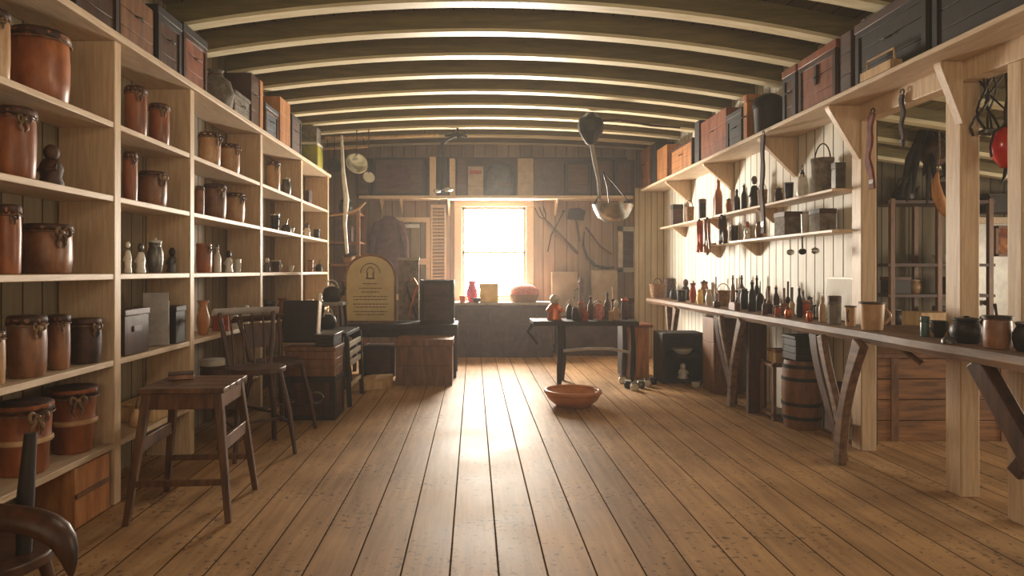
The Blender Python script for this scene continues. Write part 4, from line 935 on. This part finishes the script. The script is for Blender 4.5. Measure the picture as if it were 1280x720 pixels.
# black slatted bench end
t = thing('slatted_bench', 'black bench with pale slats beside the crate stack', 'bench', (-1.5, 6.92, 0))
b_ = MB()
b_.box(-.26,.2,-.38,.38,.72,.76); b_.build('seat', M['blackwood'], t, bevel=.006)
for x in (-.24, .2):
    for y in (-.36, .36): MB().bar((x+(.03 if x > 0 else -.02), y, 0), (x, y, .72), .045, .045).build('leg', M['blackwood'], t, bevel=.004)
for k in range(3): MB().box(.2,.222,-.34,.34,.6-.1*k,.655-.1*k).build('slat', M['white'], t, bevel=.003)
MB().box(.2,.225,-.34,.34,.18,.22).build('rail', M['cream'], t, bevel=.003)
small('kettle', 'small white topped pot on the black slatted bench', (-1.6, 7.05, .76), .09, .2, 'iron', 'white', rz=1)
# pale plank on the floor
t = thing('loose_plank', 'pale wedge-shaped plank lying on floor beyond the slatted bench', 'plank', (-1.14, 7.62, 0)); MB().prism([(-.28,-.24),(.1,-.08),(.16,.08),(.12,.5),(-.2,.4)], 0, .09, axis='Z').build('board', M['palewood'], t, bevel=.006)
MB().box(-.1,-.05,0,.25,.09,.12).build('cleat', M['palewood'], t)
# dark table with the arched sign
t = thing('dark_table', 'long black table carrying the arched sign on the left', 'table', (-.95, 8.62, 0)); MB().box(-.75,.74,-.32,.32,.63,.70).build('tabletop', M['blackwood'], t, bevel=.01)
b_ = MB(); b_.box(-.7,.7,-.3,-.27,.53,.63); b_.box(-.7,.7,.27,.3,.53,.63); b_.build('apron', M['iron'], t)
for x in (-.7, .7):
    for y in (-.27, .27): MB().bar((x, y, 0), (x, y, .63), .05, .05, .07, .07).build('leg', M['blackwood'], t, bevel=.004)
crate('wooden_crate', 'large plain brown crate on the floor before the dark table', 'crate', -.95, -.26, 7.78, 8.27, 0, .56, 'midwood', frame=False, handle=False, lid='midwood', planks=2)
MB_ = crate('wooden_crate', 'small dark crate on the floor under the arched sign table', 'crate', -1.45, -1.05, 8.45, 8.85, 0, .4, 'darkwood', handle=False)
t = thing('arched_sign', 'cream arched signboard with faded lettering standing on the table', 'sign', (at(463, 400, 8.5).x, 8.5, .70))
def archpts(hw, h, zb=0, sh_=.68):
    p_ = [(-hw, zb), (hw, zb), (hw, h*sh_)]
    for k in range(1, 12):
        a = math.pi*k/12; p_.append((hw*.98*math.cos(a), h*sh_+(h*(1-sh_))*math.sin(a)**.9))
    p_.append((-hw, h*sh_)); return p_
MB().prism(archpts(.34, .92), -.0, .035).build('backboard', M['midwood'], t, bevel=.006)
MB().prism(archpts(.315, .885, .03), -.008, .0).build('face', M['sign'], t)
b_ = MB()
for i, (w_, z) in enumerate(((.2,.52),(.3,.46),(.24,.41),(.46,.35),(.44,.31),(.46,.25),(.42,.21),(.46,.15),(.38,.11))):
    x = -w_/2
    while x < w_/2:
        l = rnd.uniform(.015, .05); b_.box(x, min(x+l, w_/2), -.0095, -.008, z-.006, z+.006); x += l+.01
b_.build('faded_lettering', M['ink'], t)
b_ = MB(); b_.tube([(.13*math.cos(math.pi*k/10), -.009, .66+.13*math.sin(math.pi*k/10)) for k in range(11)], .006, 5); b_.tube([(.05*math.cos(math.pi*k/10), -.009, .66+.08*math.sin(math.pi*k/10)) for k in range(11)], .006, 5)
b_.box(-.06,.06,-.0095,-.008,.58,.6); b_.box(-.05,-.03,-.0095,-.008,.6,.67); b_.box(.03,.05,-.0095,-.008,.6,.67); b_.build('emblem', M['ink'], t)
def Xat(x, Y): return (x-CX)/F*Y
crate('trunk', 'tall dark trunk standing upright on the table beside the sign', 'trunk', Xat(527, 8.6), Xat(567, 8.6), 8.45, 8.85, .70, 1.27, 'umber', handle=False)
t = thing('shears', 'pale shears hanging open before the grey board', 'shears', (Xat(515, 8.8), 8.78, .705))
MB().tube([(-.05,0,.02),(0,0,.22),(.05,0,.4),(.08,0,.5),(.03,0,.58),(-.04,0,.55)], [.006,.014,.012,.01,.01,.008], 7).build('blade', M['copper'], t); MB().tube([(.07,0.02,.02),(0,0.02,.24),(-.06,.02,.42),(-.08,.02,.52),(-.02,.02,.58)], [.006,.014,.012,.01,.008], 7).build('blade', M['iron'], t)
t = thing('grey_board', 'flat grey board leaning behind the shears on the table', 'board', (Xat(511, 8.9), 8.89, .70)); MB().cbox((0,0,.42), .28, .02, .84, rx=R(-2)).build('panel', M['stone'], t, bevel=.003); MB().cbox((0,-.0,.86), .3, .04, .03).build('top_edge', M['greypaper'], t)

# ------------------------------------------------------------------ back wall
t = thing('sideboard', 'low purple brown carved sideboard under the bright window', 'sideboard', (.5, 10.5, 0))
MB().box(-.82,.78,-.2,.25,.0,.84).build('body', M['side'], t, bevel=.01); MB().box(-.88,.84,-.24,.27,.84,.885).build('worktop', M['greypaper'], t, bevel=.008)
for k in range(3): 
    x0 = -.78+.52*k; dr = MB().box(x0,x0+.48,-.215,-.2,.56,.8).build('drawer', M['side'], t, bevel=.006); MB().ball((x0+.24,-.235,.68), .02).build('knob', M['grey'], dr)
    b_ = MB(); b_.box(x0,x0+.48,-.21,-.2,.1,.52)
    for q in range(5): b_.tube([(x0+.05+.09*q+.03*math.cos(a), -.213, .3+.14*math.sin(a)) for a in [j*.7 for j in range(9)]], .008, 5)
    b_.build('door', M['side'], t)
small('box', 'yellow card box on the sideboard in front of the window', (Xat(611,10.45), 10.42, .885), .15, .3, 'yellow', 'yellow')
small('vase', 'magenta cloth wrapped vase on the sideboard at left of window', (Xat(590,10.4), 10.42, .885), .09, .34, 'magenta', 'white')
small('bowl', 'small dark bowl between the magenta vase and yellow box on the sideboard', (Xat(596,10.22), 10.24, .885), .07, .07, 'iron', 'iron'); small('cup', 'tiny copper cup at left end of the sideboard', (Xat(578,10.3), 10.3, .885), .05, .1, 'copper', 'copper')
t = thing('cushion', 'pink red woven cushion basket on the sideboard below the window', 'basket', (Xat(655,10.4), 10.42, .885)); MB().lathe([(0,0),(.2,0),(.24,.06),(.25,.12),(.0,.12)], 22, sy=.6).build('base', M['wicker'], t, smooth=50)
MB().ball((0,0,.16), .24, sy=.6, sz=.55, wob=.15, seed=2, n=18).build('cloth', M['cloth'], t, smooth=60)
# back shelf and its boxes
t = thing('wall_shelf', 'long pale shelf running across the back wall above the window', 'shelf', (.4, 10.8, 2.64)); MB().box(-2.3,2.24,-.2,.195,-.05,0).build('shelf_board', M['cream'], t, bevel=.004)
MB().box(-1.7,2.24,.175,.195,0,.7).build('backing_board', M['umber'], t)
for x in (-1.95, -1.62, -.82, 1.0, 2.1): MB().prism([(-.15,-.05),(.19,-.05),(.19,-.3)], x-.015, x+.015, axis='X').build('bracket', M['cream'], t)
def Bb(label, x0, x1, ytop, m_, name='wooden_crate', cat='crate', **k):
    Y = 10.66; z1 = min(H+(CY-ytop)/F*Y, 3.38); k.setdefault('handle', False)
    return crate(name, label, cat, Xat(x0,Y), Xat(x1,Y), Y, Y+.27, 2.642, z1, m_, **k)
Bb('dark crate at the left end of the back wall shelf', 446, 463, 198, 'umber')
t = Bb('wide dark crate with faded red panel on the back wall shelf', 466, 531, 197, 'umber'); MB().box(-.2,.2,-.15,-.14,.12,.5).build('red_panel', M['plum'], t)
Bb('narrow black box beside the wide red-panelled crate, back shelf', 547, 559, 196, 'blackwood', name='upright_box', cat='box', frame=False)
Bb('pale upright board left of the black box on the back shelf', 537, 545, 196, 'cream', name='upright_board', cat='board', frame=False)
Bb('pale upright strip right of the black box on the back shelf', 562, 569, 198, 'cream', name='upright_board', cat='board', frame=False)
Bb('dark box between pale strip and light box on the back shelf', 571, 583, 200, 'umber', frame=False)
t = Bb('light box with red stripe above the window', 585, 604, 208, 'card', name='card_box', cat='box', frame=False); MB().box(-.1,.1,-.138,-.134,.36,.42).build('stripe', M['rust'], t)
t = thing('cloth_bundle', 'dark blue rounded bundle above the window on the shelf', 'bundle', (Xat(624,10.8), 10.8, 2.641)); MB().lathe([(0,0),(.23,0),(.25,.08),(.24,.35),(.18,.5),(.1,.56),(0,.57)], 22, wob=.1, sy=.45).build('body', M['blue'], t, smooth=60); MB().tube([(.24*math.cos(k*.5), .112*math.sin(k*.5), .2) for k in range(13)], .008, 5).build('tie', M['cord'], t)
Bb('beige card box right of the dark blue bundle', 647, 667, 198, 'card', name='card_box', cat='box', frame=False)
t = Bb('brown crate with drawer lines above the window corner', 669, 704, 200, 'side', planks=4)
Bb('dark square crate, third from right on the back shelf', 707, 738, 203, 'umber')
Bb('dark crate behind the hanging rod, second from right on back shelf', 741, 766, 198, 'umber', planks=2)
Bb('dark crate at the right end of the back wall shelf', 769, 792, 200, 'darkwood')
# tall door, shutter, coat
t = thing('cupboard_door', 'tall brown panelled cupboard front left of the window', 'cupboard', (Xat(513,10.9), 10.9, .0)); MB().box(-.34,.34,-.02,.095,0,2.3).build('body', M['wall_s'], t, bevel=.004)
b_ = MB(); b_.box(-.34,-.27,-.04,-.02,.9,2.3); b_.box(.27,.34,-.04,-.02,.9,2.3); b_.box(-.27,.27,-.04,-.02,2.22,2.3); b_.box(-.27,.27,-.04,-.02,1.5,1.6); b_.box(-.27,.27,-.04,-.02,.9,1.0); b_.build('door_frame', M['cream'], t)
MB().box(-.2,.16,-.07,-.04,2.12,2.18).build('handle', M['tin'], t)
t = thing('shutter', 'narrow cream louvred shutter beside the window', 'shutter', (Xat(548,10.93), 10.93, 0)); b_ = MB(); b_.box(-.13,-.1,-.02,.06,.9,2.52); b_.box(.1,.13,-.02,.06,.9,2.52); b_.box(-.1,.1,-.02,.06,.9,.95); b_.box(-.1,.1,-.02,.06,2.47,2.52); b_.build('frame', M['cream'], t)
b_ = MB()
for k in range(26): b_.cbox((0,.02,.98+.058*k), .2, .05, .012, rx=R(35))
b_.build('louvres', M['cream'], t)
t = thing('hanging_coat', 'plum coloured coat hanging on the back wall left', 'coat', (Xat(485.5,10.7), 10.72, 2.3)); 
MB().lathe([(0,-.95),(.24,-.95),(.22,-.6),(.18,-.3),(.2,-.12),(.08,0),(0,.02)], 24, wob=.35, seed=8, sy=.5).build('body', M['plum'], t, smooth=60); MB().tube([(.17,0,-.1),(.27,-.02,-.35),(.3,-.03,-.7)], [.07,.07,.055], 10).build('sleeve', M['plum'], t, smooth=60); MB().tube([(-.17,0,-.1),(-.26,-.02,-.35),(-.28,-.03,-.7)], [.07,.07,.055], 10).build('sleeve', M['plum'], t, smooth=60)
# tools on the back wall, right of the window
def wt(name, label, cat, x, y, fs):
    p = at(x, y, BK-.04); t = thing(name, label, cat, p)
    for nm, b_, m_ in fs: b_.build(nm, M[m_], t, smooth=50)
    return t
u = BK/F
b_ = MB(); b_.tube([(-20*u,0,20*u),(22*u,0,-24*u)], [.02,.028], 8); c_ = MB()
for s_ in (-1, 0, 1): c_.tube([(-18*u,0,18*u),((-22+4*s_)*u,0,(24+2*s_)*u),((-26+5*s_)*u,0,(34+1*s_)*u)], .01, 6)
wt('hay_fork', 'slanting wooden hay fork on the wall right of the window', 'fork', 700, 293, [('handle', b_, 'darkwood'), ('tines', c_, 'iron')])
b_ = MB(); b_.tube([(8*u,0,20*u),(-8*u,-.03,-10*u),(-12*u,-.03,-30*u)], .012, 6)
for v in b_.bm.verts: v.co.y -= .05
wt('iron_poker', 'thin iron poker crossing the hay fork', 'poker', 696, 285, [('rod', b_, 'iron'), ('knob', MB().ball((8*u,-.05,20*u), .03), 'iron')])
b_ = MB(); b_.prism([(-11*u,-6*u),(9*u,-8*u),(12*u,4*u),(4*u,8*u),(-9*u,7*u)], -.012, .012)
wt('shovel', 'dark shovel with broad blade upward on the back wall', 'shovel', 720, 268, [('blade', b_, 'iron'), ('handle', MB().tube([(0,0,-6*u),(3*u,-.01,-25*u),(4*u,-.01,-34*u)], .016, 7), 'darkwood')])
b_ = MB(); b_.tube([(-18*u,0,18*u),(-19*u,0,2*u),(-14*u,0,-14*u),(-4*u,0,-24*u),(10*u,0,-27*u),(20*u,0,-26*u)], [.012,.02,.024,.024,.018,.01], 8)
wt('scythe', 'curved scythe blade on the back wall near the white frame', 'scythe', 748, 308, [('blade', b_, 'iron'), ('handle', MB().tube([(-16*u,-.02,24*u),(2*u,-.02,0),(16*u,-.02,-10*u)], .016, 7), 'darkwood')])
t = thing('framed_picture', 'white framed narrow picture at the right of the back wall', 'picture', at(785, 312, 10.97)); b_ = MB()
for a in (-1, 1): b_.box(a*.13-.04,a*.13+.04,-.02,.02,-.39,.39); b_.box(-.17,.17,-.02,.02,a*.35-.04,a*.35+.04)
b_.build('frame', M['white'], t); MB().box(-.09,.09,-.005,.015,-.33,.33).build('print', M['umber'], t)
for x0, x1, y0, lab in ((690,722,340,'left pale flat box propped against the back wall'), (740,772,338,'right pale flat box propped against the back wall')):
    Y = 10.78; crate('card_box', lab, 'box', Xat(x0,Y), Xat(x1,Y), Y, Y+.17, .0 if 0 else .62, H+(CY-y0)/F*Y, 'card', frame=False, handle=False, planks=1)
# low cabinet under these boxes
crate('low_cabinet', 'low dark cabinet against the back wall right of the sideboard', 'cabinet', 1.4, 2.58, 10.5, 10.95, 0, .618, 'side', handle=False, lid='umber', planks=2)
t = thing('upright_pump', 'slim dark pump standing on the low cabinet by the back wall', 'pump', (Xat(726,10.62), 10.62, .62)); MB().lathe([(0,0),(.07,0),(.06,.05),(.045,.1),(.045,.55),(.06,.58),(.03,.66),(0,.68)], 16).build('barrel', M['umber'], t, smooth=40); MB().tube([(0,0,.5),(-.1,-.02,.45),(-.12,-.02,.3)], .012, 6).build('lever', M['iron'], t)

# ------------------------------------------------------------------ right centre table
t = thing('work_table', 'dark narrow work table standing in the back right of the aisle', 'table', (1.38, 7.98, 0))
MB().box(-.66,.62,-.26,.26,.73,.785).build('tabletop', M['blackwood'], t, bevel=.008)
for x, y in ((-.33,-.2),(-.24,.2),(.55,-.2),(.55,.22)):
    MB().tube([(x, y, .73), (x+.01, y, .45), (x, y, .2), (x-.01, y, 0)], [.03,.035,.04,.028], 8).build('leg', M['blackwood'], t, smooth=50)
MB().tube([(-.3,-.2,.42),(0,-.22,.45),(.3,-.22,.45),(.52,-.2,.4)], .018, 8).build('rail', M['greypaper'], t, smooth=60)
MB().tube([(-.66,-.2,.75),(-.72,-.2,.66),(-.66,-.2,.58),(-.6,-.2,.5)], [.03,.025,.02,.015], 7).build('vice', M['iron'], t)
def TS(kind, label, x, w, h, Y=7.95, m1='iron', m2='grey', z=.785, rz=0):
    return small(kind, label, (Xat(x, Y), Y, z), w/2*Y/F*.95, h*Y/F, m1, m2, rz=rz)
TS('figure', 'orange and white figure at the left end of the work table', 693, 20, 32, m1='copper', m2='white', Y=7.9)
TS('kettle', 'small dark kettle behind the orange figure on the work table', 712, 10, 22, m1='iron', Y=8.1)
TS('jar', 'reddish jar, first in the row on the work table', 726, 10, 24, m1='terra2', m2='copper', Y=7.88)
TS('bottle', 'brown bottle, second in the row on the work table', 738, 8, 30, m1='cover', m2='tan', Y=8.0)
TS('mug', 'pinkish mug, third in the row on the work table', 749, 9, 20, m1='cloth', m2='terra', Y=7.88)
TS('bottle', 'dark tall bottle, fourth in the row on the work table', 759, 8, 34, m1='umber', m2='grey', Y=8.05)
TS('figure', 'pale figure near the right end of the work table', 770, 10, 26, m1='tan', m2='white', Y=7.88)
TS('jar', 'plum brown jar next to the right end of the work table', 781, 11, 28, m1='plum', m2='copper', Y=8.0)
TS('basket', 'low wicker basket behind the pinkish mug on the work table', 747, 18, 22, m1='wicker', m2='cover', Y=8.16, rz=.6)
TS('candle', 'iron candlestick rising behind the row on the work table', 766, 9, 40, m1='iron', m2='tan', Y=8.17)
TS('jar', 'small black jar between the kettle and the reddish jar on the work table', 719, 9, 18, m1='iron', m2='grey', Y=7.8)
TS('tin', 'dark tin at the back right corner of the work table', 787, 12, 26, m1='umber', m2='plum', Y=8.17)
TS('figure', 'small reddish figure before the brown bottle on the work table', 732, 8, 20, m1='rust', m2='terra', Y=7.78)
TS('cup', 'tiny pale cup at the front edge of the work table', 764, 7, 12, m1='tan', m2='tan', Y=7.77)
# bowl on floor
t = thing('wooden_bowl', 'large orange turned bowl on the floor of the aisle', 'bowl', (Xat(716, 6.62), 6.62, 0))
MB().lathe([(0,0),(.16,0),(.18,.015),(.25,.07),(.28,.12),(.285,.15),(.26,.16),(.22,.1),(.14,.05),(0,.04)], 36).build('body', M['bowl'], t, smooth=60)
MB().tube([(.275*math.cos(2*math.pi*k/36), .275*math.sin(2*math.pi*k/36), .15) for k in range(36)], .024, 8, closed=True).build('rim', M['bowl'], t, smooth=60)
# plank cabinet
t = thing('plank_cabinet', 'narrow orange plank cabinet beside the work table', 'cabinet', (Xat(796, 8.35), 8.5, 0))
b_ = MB()
for k in range(3): b_.box(-.15+.1*k,-.053+.1*k,-.2,.2,0,.66)
b_.build('body', M['orangewood'], t, bevel=.003); MB().box(-.19,.19,-.23,.22,.66,.70).build('lid', M['redwood'], t, bevel=.005); MB().box(-.172,-.15,-.2,.2,0,.66).build('side_board', M['blackwood'], t)
# dark shelf cupboard
t = thing('open_cupboard', 'black open cupboard with a white dish under the far workbench', 'cupboard', (2.6, 8.1, 0))
b_ = MB(); b_.box(-.27,-.24,-.2,.2,0,.62); b_.box(.24,.27,-.2,.2,0,.62); b_.box(-.24,.24,.17,.2,0,.62); b_.build('carcass', M['blackwood'], t)
for z in (.02, .32, .6): MB().box(-.24,.24,-.2,.17,z-.0,z+.025).build('shelf_board', M['blackwood'], t)
small('bowl', 'white dish standing in the black open cupboard', (2.62, 8.03, .345), .12, .07, 'white', 'white'); small('figure', 'white seated figurine on the bottom of the black cupboard', (2.62, 8.02, .045), .06, .19, 'white', 'white')
# white bottles on the floor
for i, (x, y, a, c, lab) in enumerate(((778,478,'white','iron','leftmost white knob jar on the floor by the cabinet'),(785,484,'iron','white','dark jar with white lid second from left on the floor'),(793,487,'white','grey','white jar at the front of the floor cluster'),(801,484,'grey','white','grey jar fourth from left in the floor cluster'),(809,482,'white','iron','white and black jar fifth from left on the floor'),(816,479,'iron','tin','rightmost dark jar of the floor cluster'))):
    Y = H*F/(y-CY+1); small('jar', lab, (Xat(x,Y), Y, 0), .05, .1, a, c)
small('cup', 'single white cup on floor near the black cupboard', (Xat(868,7.75), 7.7, 0), .05, .07, 'white', 'iron')
# ------------------------------------------------------------------ hanging things
Yh = 8.43
t = thing('hanging_scale', 'black weight and shiny tin pan hanging from a ceiling beam', 'scale', (Xat(738, Yh), Yh, zc(1.5, Yh)))
p = lambda x, y: at(x, y, Yh) - Vector((Xat(738, Yh), Yh, zc(1.5, Yh)))
MB().lathe([(0,-.02),(.06,-.04),(.15,-.12),(.17,-.2),(.15,-.3),(.06,-.44),(.03,-.46),(0,-.46)], 9, wob=.15, seed=4).build('weight', M['iron'], t, smooth=25)
MB().tube([p(739,180)+Vector((0,0,.02)), p(743,200), p(748,225), p(750,250)], [.025,.03,.022,.02], 8).build('rod', M['greypaper'], t, smooth=60)
MB().tube([(.08,0,-.14), p(775,150), p(815,157), p(850,160)], [.02,.022,.018,.012], 8).build('arm', M['darkwood'], t)
q = p(766, 262); MB().lathe([(0,-.18),(.1,-.17),(.2,-.1),(.25,.0),(.27,.06),(.25,.06),(.19,-.06),(.08,-.13),(0,-.14)], 28, c=q, sy=.9).build('pan', M['tin'], t, smooth=60)
b_ = MB(); b_.tube([q+Vector((-.25,0,.05)), q+Vector((-.15,0,.25)), q+Vector((-.13,0,.5))], .01, 6); b_.tube([q+Vector((.25,0,.05)), q+Vector((.05,0,.3)), q+Vector((-.13,0,.5))], .008, 6); b_.tube([q+Vector((0,.22,.05)), q+Vector((-.05,.1,.3)), q+Vector((-.13,0,.5))], .008, 6); b_.build('chains', M['iron'], t)
Yk = 9.72; o_ = Vector((Xat(572, Yk), Yk, zc(-.2, 9.72)))
t = thing('iron_hook', 'iron chandelier hook hanging under the beams left of centre', 'hook', o_)
p = lambda x, y: at(x, y, Yk) - o_
b_ = MB(); b_.tube([(0,0,-.005), p(573,168), p(560,174), p(553,180), p(554,210), p(552,238)], [.02,.03,.025,.03,.022,.02], 8); b_.build('stem', M['iron'], t)
b_ = MB(); b_.tube([p(556,170), p(570,167), p(584,171)], [.02,.03,.015], 7); b_.tube([p(574,172), p(581,166), p(580,162)], [.02,.02,.01], 7); b_.tube([p(574,172), p(566,167), p(568,162)], [.02,.02,.01], 7); b_.build('prongs', M['iron'], t)
b_ = MB(); b_.ball(p(546,239), .06, sz=.5); b_.ball(p(560,237), .08, sz=.45); b_.build('cups', M['tin'], t, smooth=60)
# poles under the beams on the left
for n_, (y, x0, x1, YY, lab) in enumerate(((172,406,548,10.05,'upper thin pole slung below the beams at far left'),(186,402,462,10.25,'lower short pole slung below the beams at far left'))):
    a_ = at(x0, y, YY); c_ = at(x1, y-3, YY); t = thing('ceiling_pole', lab, 'pole', a_); MB().tube([Vector((0,0,0)), (c_-a_)*.5+Vector((0,0,-.01)), c_-a_], .022, 8).build('pole', M['palewood'], t, smooth=60)
    b_ = MB()
    for f_ in (.12, .88): q_ = (c_-a_)*f_; b_.tube([q_, q_+Vector((0,0,zc(a_.x+q_.x, YY)+.05-a_.z))], .006, 5)
    b_.build('hangers', M['iron'], t)
# white birch pole with metal pans, far left
Yp = 9.75; o_ = at(427, 195, Yp); t = thing('gnarled_pole', 'gnarled white pole hanging beyond the left shelving', 'pole', o_); p = lambda x, y: at(x, y, Yp) - o_
MB().tube([p(427,170), p(429,215), p(433,250), p(431,280), p(434,318)], [.02,.03,.045,.03,.025], 9).build('shaft', M['white'], t, smooth=60); MB().tube([p(412,270), p(432,268), p(448,262), p(457,253)], [.012,.018,.018,.012], 7).build('branch', M['palewood'], t); MB().tube([p(430,320), p(443,318), p(446,316)], [.03,.03,.02], 8).build('foot', M['iron'], t)
for x, y, r_, m_, lab in ((446,205,.17,'tin','largest tin pan hanging beyond the left shelving'),(461,222,.09,'white','small white ladle bowl hanging next to the tin pan'),(418,207,.12,'iron','black round pan hanging beside the gnarled pole')):
    q = at(x, y, 9.6 if m_ != 'iron' else 9.9); t = thing('hanging_pan', lab, 'pan', q); Mx = Matrix.Rotation(R(70), 4, 'X') @ Matrix.Rotation(R(25), 4, 'Y')
    MB().lathe([(0,-r_*.4),(r_*.6,-r_*.35),(r_*.9,-.0),(r_,r_*.1),(r_*.9,r_*.12),(r_*.55,-r_*.2),(0,-r_*.25)], 22, M=Mx).build('pan', M[m_], t, smooth=60); MB().tube([(0,0,r_*.7),(0,.01,r_*1.4),(0,0,zc(q.x,q.y)-q.z)], .007, 5).build('wire', M['iron'], t)
# low rack at the end of the left shelving
t = thing('corner_rack', 'plain brown corner rack beyond the left shelving', 'rack', (-2.13, 10.3, 0)); b_ = MB()
for x in (-.33,.33):
    for y in (-.3,.3): b_.cbox((x,y,1.2), .05, .05, 2.4)
b_.build('posts', M['midwood'], t)
for z in (.5, 1.0, 1.5, 1.85, 2.3): MB().box(-.35,.35,-.32,.32,z-.03,z).build('shelf_board', M['midwood'], t)
for k, lab, x, z, a, c in (('jar','dark jar on the corner rack top shelf',.1,2.3,'iron','grey'),('box','brown box on the corner rack beneath the top shelf',.1,1.85,'umber','darkwood'),('basket','basket on the middle shelf of the corner rack',.15,1.5,'wicker','cover'),('tin','dark canister on the corner rack at table height',.15,1.0,'iron','umber')):
    small(k, lab, (-2.13+x, 10.15, z), .11, .24, a, c)
# tall black stool beyond
t = thing('tall_stool', 'tall narrow black stool with pale top beyond the writing case', 'stool', (-1.72, 7.75, 0)); MB().box(-.17,.17,-.17,.17,.98,1.02).build('seat', M['greypaper'], t, bevel=.006)
for sx in (-1,1):
    for sy in (-1,1): MB().bar((sx*.2, sy*.2, 0), (sx*.13, sy*.13, .98), .03, .03).build('leg', M['blackwood'], t)
for z in (.35,.65): 
    b_ = MB(); e = .2-.07*z/.98
    for sy in (-1,1): b_.bar((-e, sy*e, z), (e, sy*e, z), .02, .02); b_.bar((sy*e, -e, z), (sy*e, e, z), .02, .02)
    b_.build('stretcher', M['blackwood'], t)
small('kettle', 'black teapot with white lid on top of the tall stool', (-1.72, 7.75, 1.02), .11, .24, 'iron', 'white', rz=.4)

# ------------------------------------------------------------------ light
lm, lnt, lb = _new('added_lamp_glow'); lb.inputs['Emission Color'].default_value = (1, .82, .58, 1); lb.inputs['Emission Strength'].default_value = 6; M['fill_glow'] = lm  # glowing globe of the added lamp
t = thing('added_lamp', 'added unseen fill lamp hanging high above the near aisle', 'lamp', (.3, 2.62, 3.02))  # lamp added above the view to brighten aisle faces and foreground
MB().lathe([(.05,.30),(.3,.02),(.31,.0),(.29,.01),(.05,.27)], 24).build('shade', M['tin'], t, smooth=50); MB().ball((0,0,-.02), .085, sz=1.2).build('globe', M['fill_glow'], t, smooth=60)
MB().lathe([(0,.08),(.08,.08),(.1,.14),(.05,.2),(0,.2)], 16).build('reservoir', M['copper'], t, smooth=50); MB().tube([(0,0,.2),(0,0,zc(.3,2.62)-3.02+.03)], .008, 6).build('chain', M['iron'], t)
lp_ = bpy.data.lights.new('fill_light', 'POINT'); lp_.energy = 30; lp_.color = (1, .84, .62); lp_.shadow_soft_size = .11
lo_ = bpy.data.objects.new('fill_light', lp_); COL.objects.link(lo_); lo_.location = (.3, 2.62, 2.84)  # fill light inside the added lamp
def area(name, loc, rot, sx, sy, power, col):
    l = bpy.data.lights.new(name, 'AREA'); l.shape = 'RECTANGLE'; l.size = sx; l.size_y = sy; l.energy = power; l.color = col
    o = bpy.data.objects.new(name, l); COL.objects.link(o); o.location = loc; o.rotation_euler = rot; o.visible_camera = True; return o
area('daylight_back_window', ((WX0+WX1)/2, BK+.4, 1.75), (R(-90), 0, 0), 1.7, 2.2, 1300, (1, .90, .76))
area('front_fill', (-1.1, FR-.35, 1.9), (R(90), 0, 0), 1.6, 1.8, 28, (1, .80, .58))  # warm fill added behind the viewpoint, source unseen
area('front_fill', (1.4, FR-.35, 1.9), (R(90), 0, 0), 1.8, 1.8, 28, (1, .80, .58))
area('side_front_fill', (5.6, FR-.35, 1.9), (R(90), 0, 0), 2.0, 1.8, 60, (1, .84, .62))  # added fill reaching the side room from the front
area('daylight_side_window', (SX1+.4, 4.3, 1.5), (R(90), 0, R(90)), 2.6, 1.4, 260, (1, .86, .66))
w = bpy.data.worlds.new('World'); sc.world = w; w.use_nodes = True; nt = w.node_tree
bg = nt.nodes['Background']; sk = nt.nodes.new('ShaderNodeTexSky')
try: sk.sky_type = 'NISHITA'; sk.sun_disc = False; sk.sun_elevation = R(30); sk.sun_rotation = R(0)
except Exception: pass
nt.links.new(sk.outputs[0], bg.inputs['Color']); bg.inputs['Strength'].default_value = .04
vs = nt.nodes.new('ShaderNodeVolumeScatter'); vs.inputs['Density'].default_value = .007; vs.inputs['Anisotropy'].default_value = .35; vs.inputs['Color'].default_value = (1, .93, .86, 1)
nt.links.new(vs.outputs[0], nt.nodes['World Output'].inputs['Volume'])

cam = bpy.data.cameras.new('camera'); co = bpy.data.objects.new('camera', cam); COL.objects.link(co)
co.location = (0, 0, H); co.rotation_euler = (R(90), 0, 0); cam.sensor_width = 36; cam.lens = 36*F/1280
cam.shift_x = (640-CX)/1280; cam.shift_y = -(360-CY)/1280; cam.clip_end = 100
sc.camera = co
sc.view_settings.view_transform = 'Standard'; sc.view_settings.look = 'None'; sc.view_settings.gamma = 1; sc.view_settings.use_curve_mapping = False
sc.view_settings.exposure = 0.33
sc.cycles.use_denoising = True
sc.cycles.max_bounces = 8; sc.cycles.diffuse_bounces = 5; sc.cycles.sample_clamp_indirect = 6
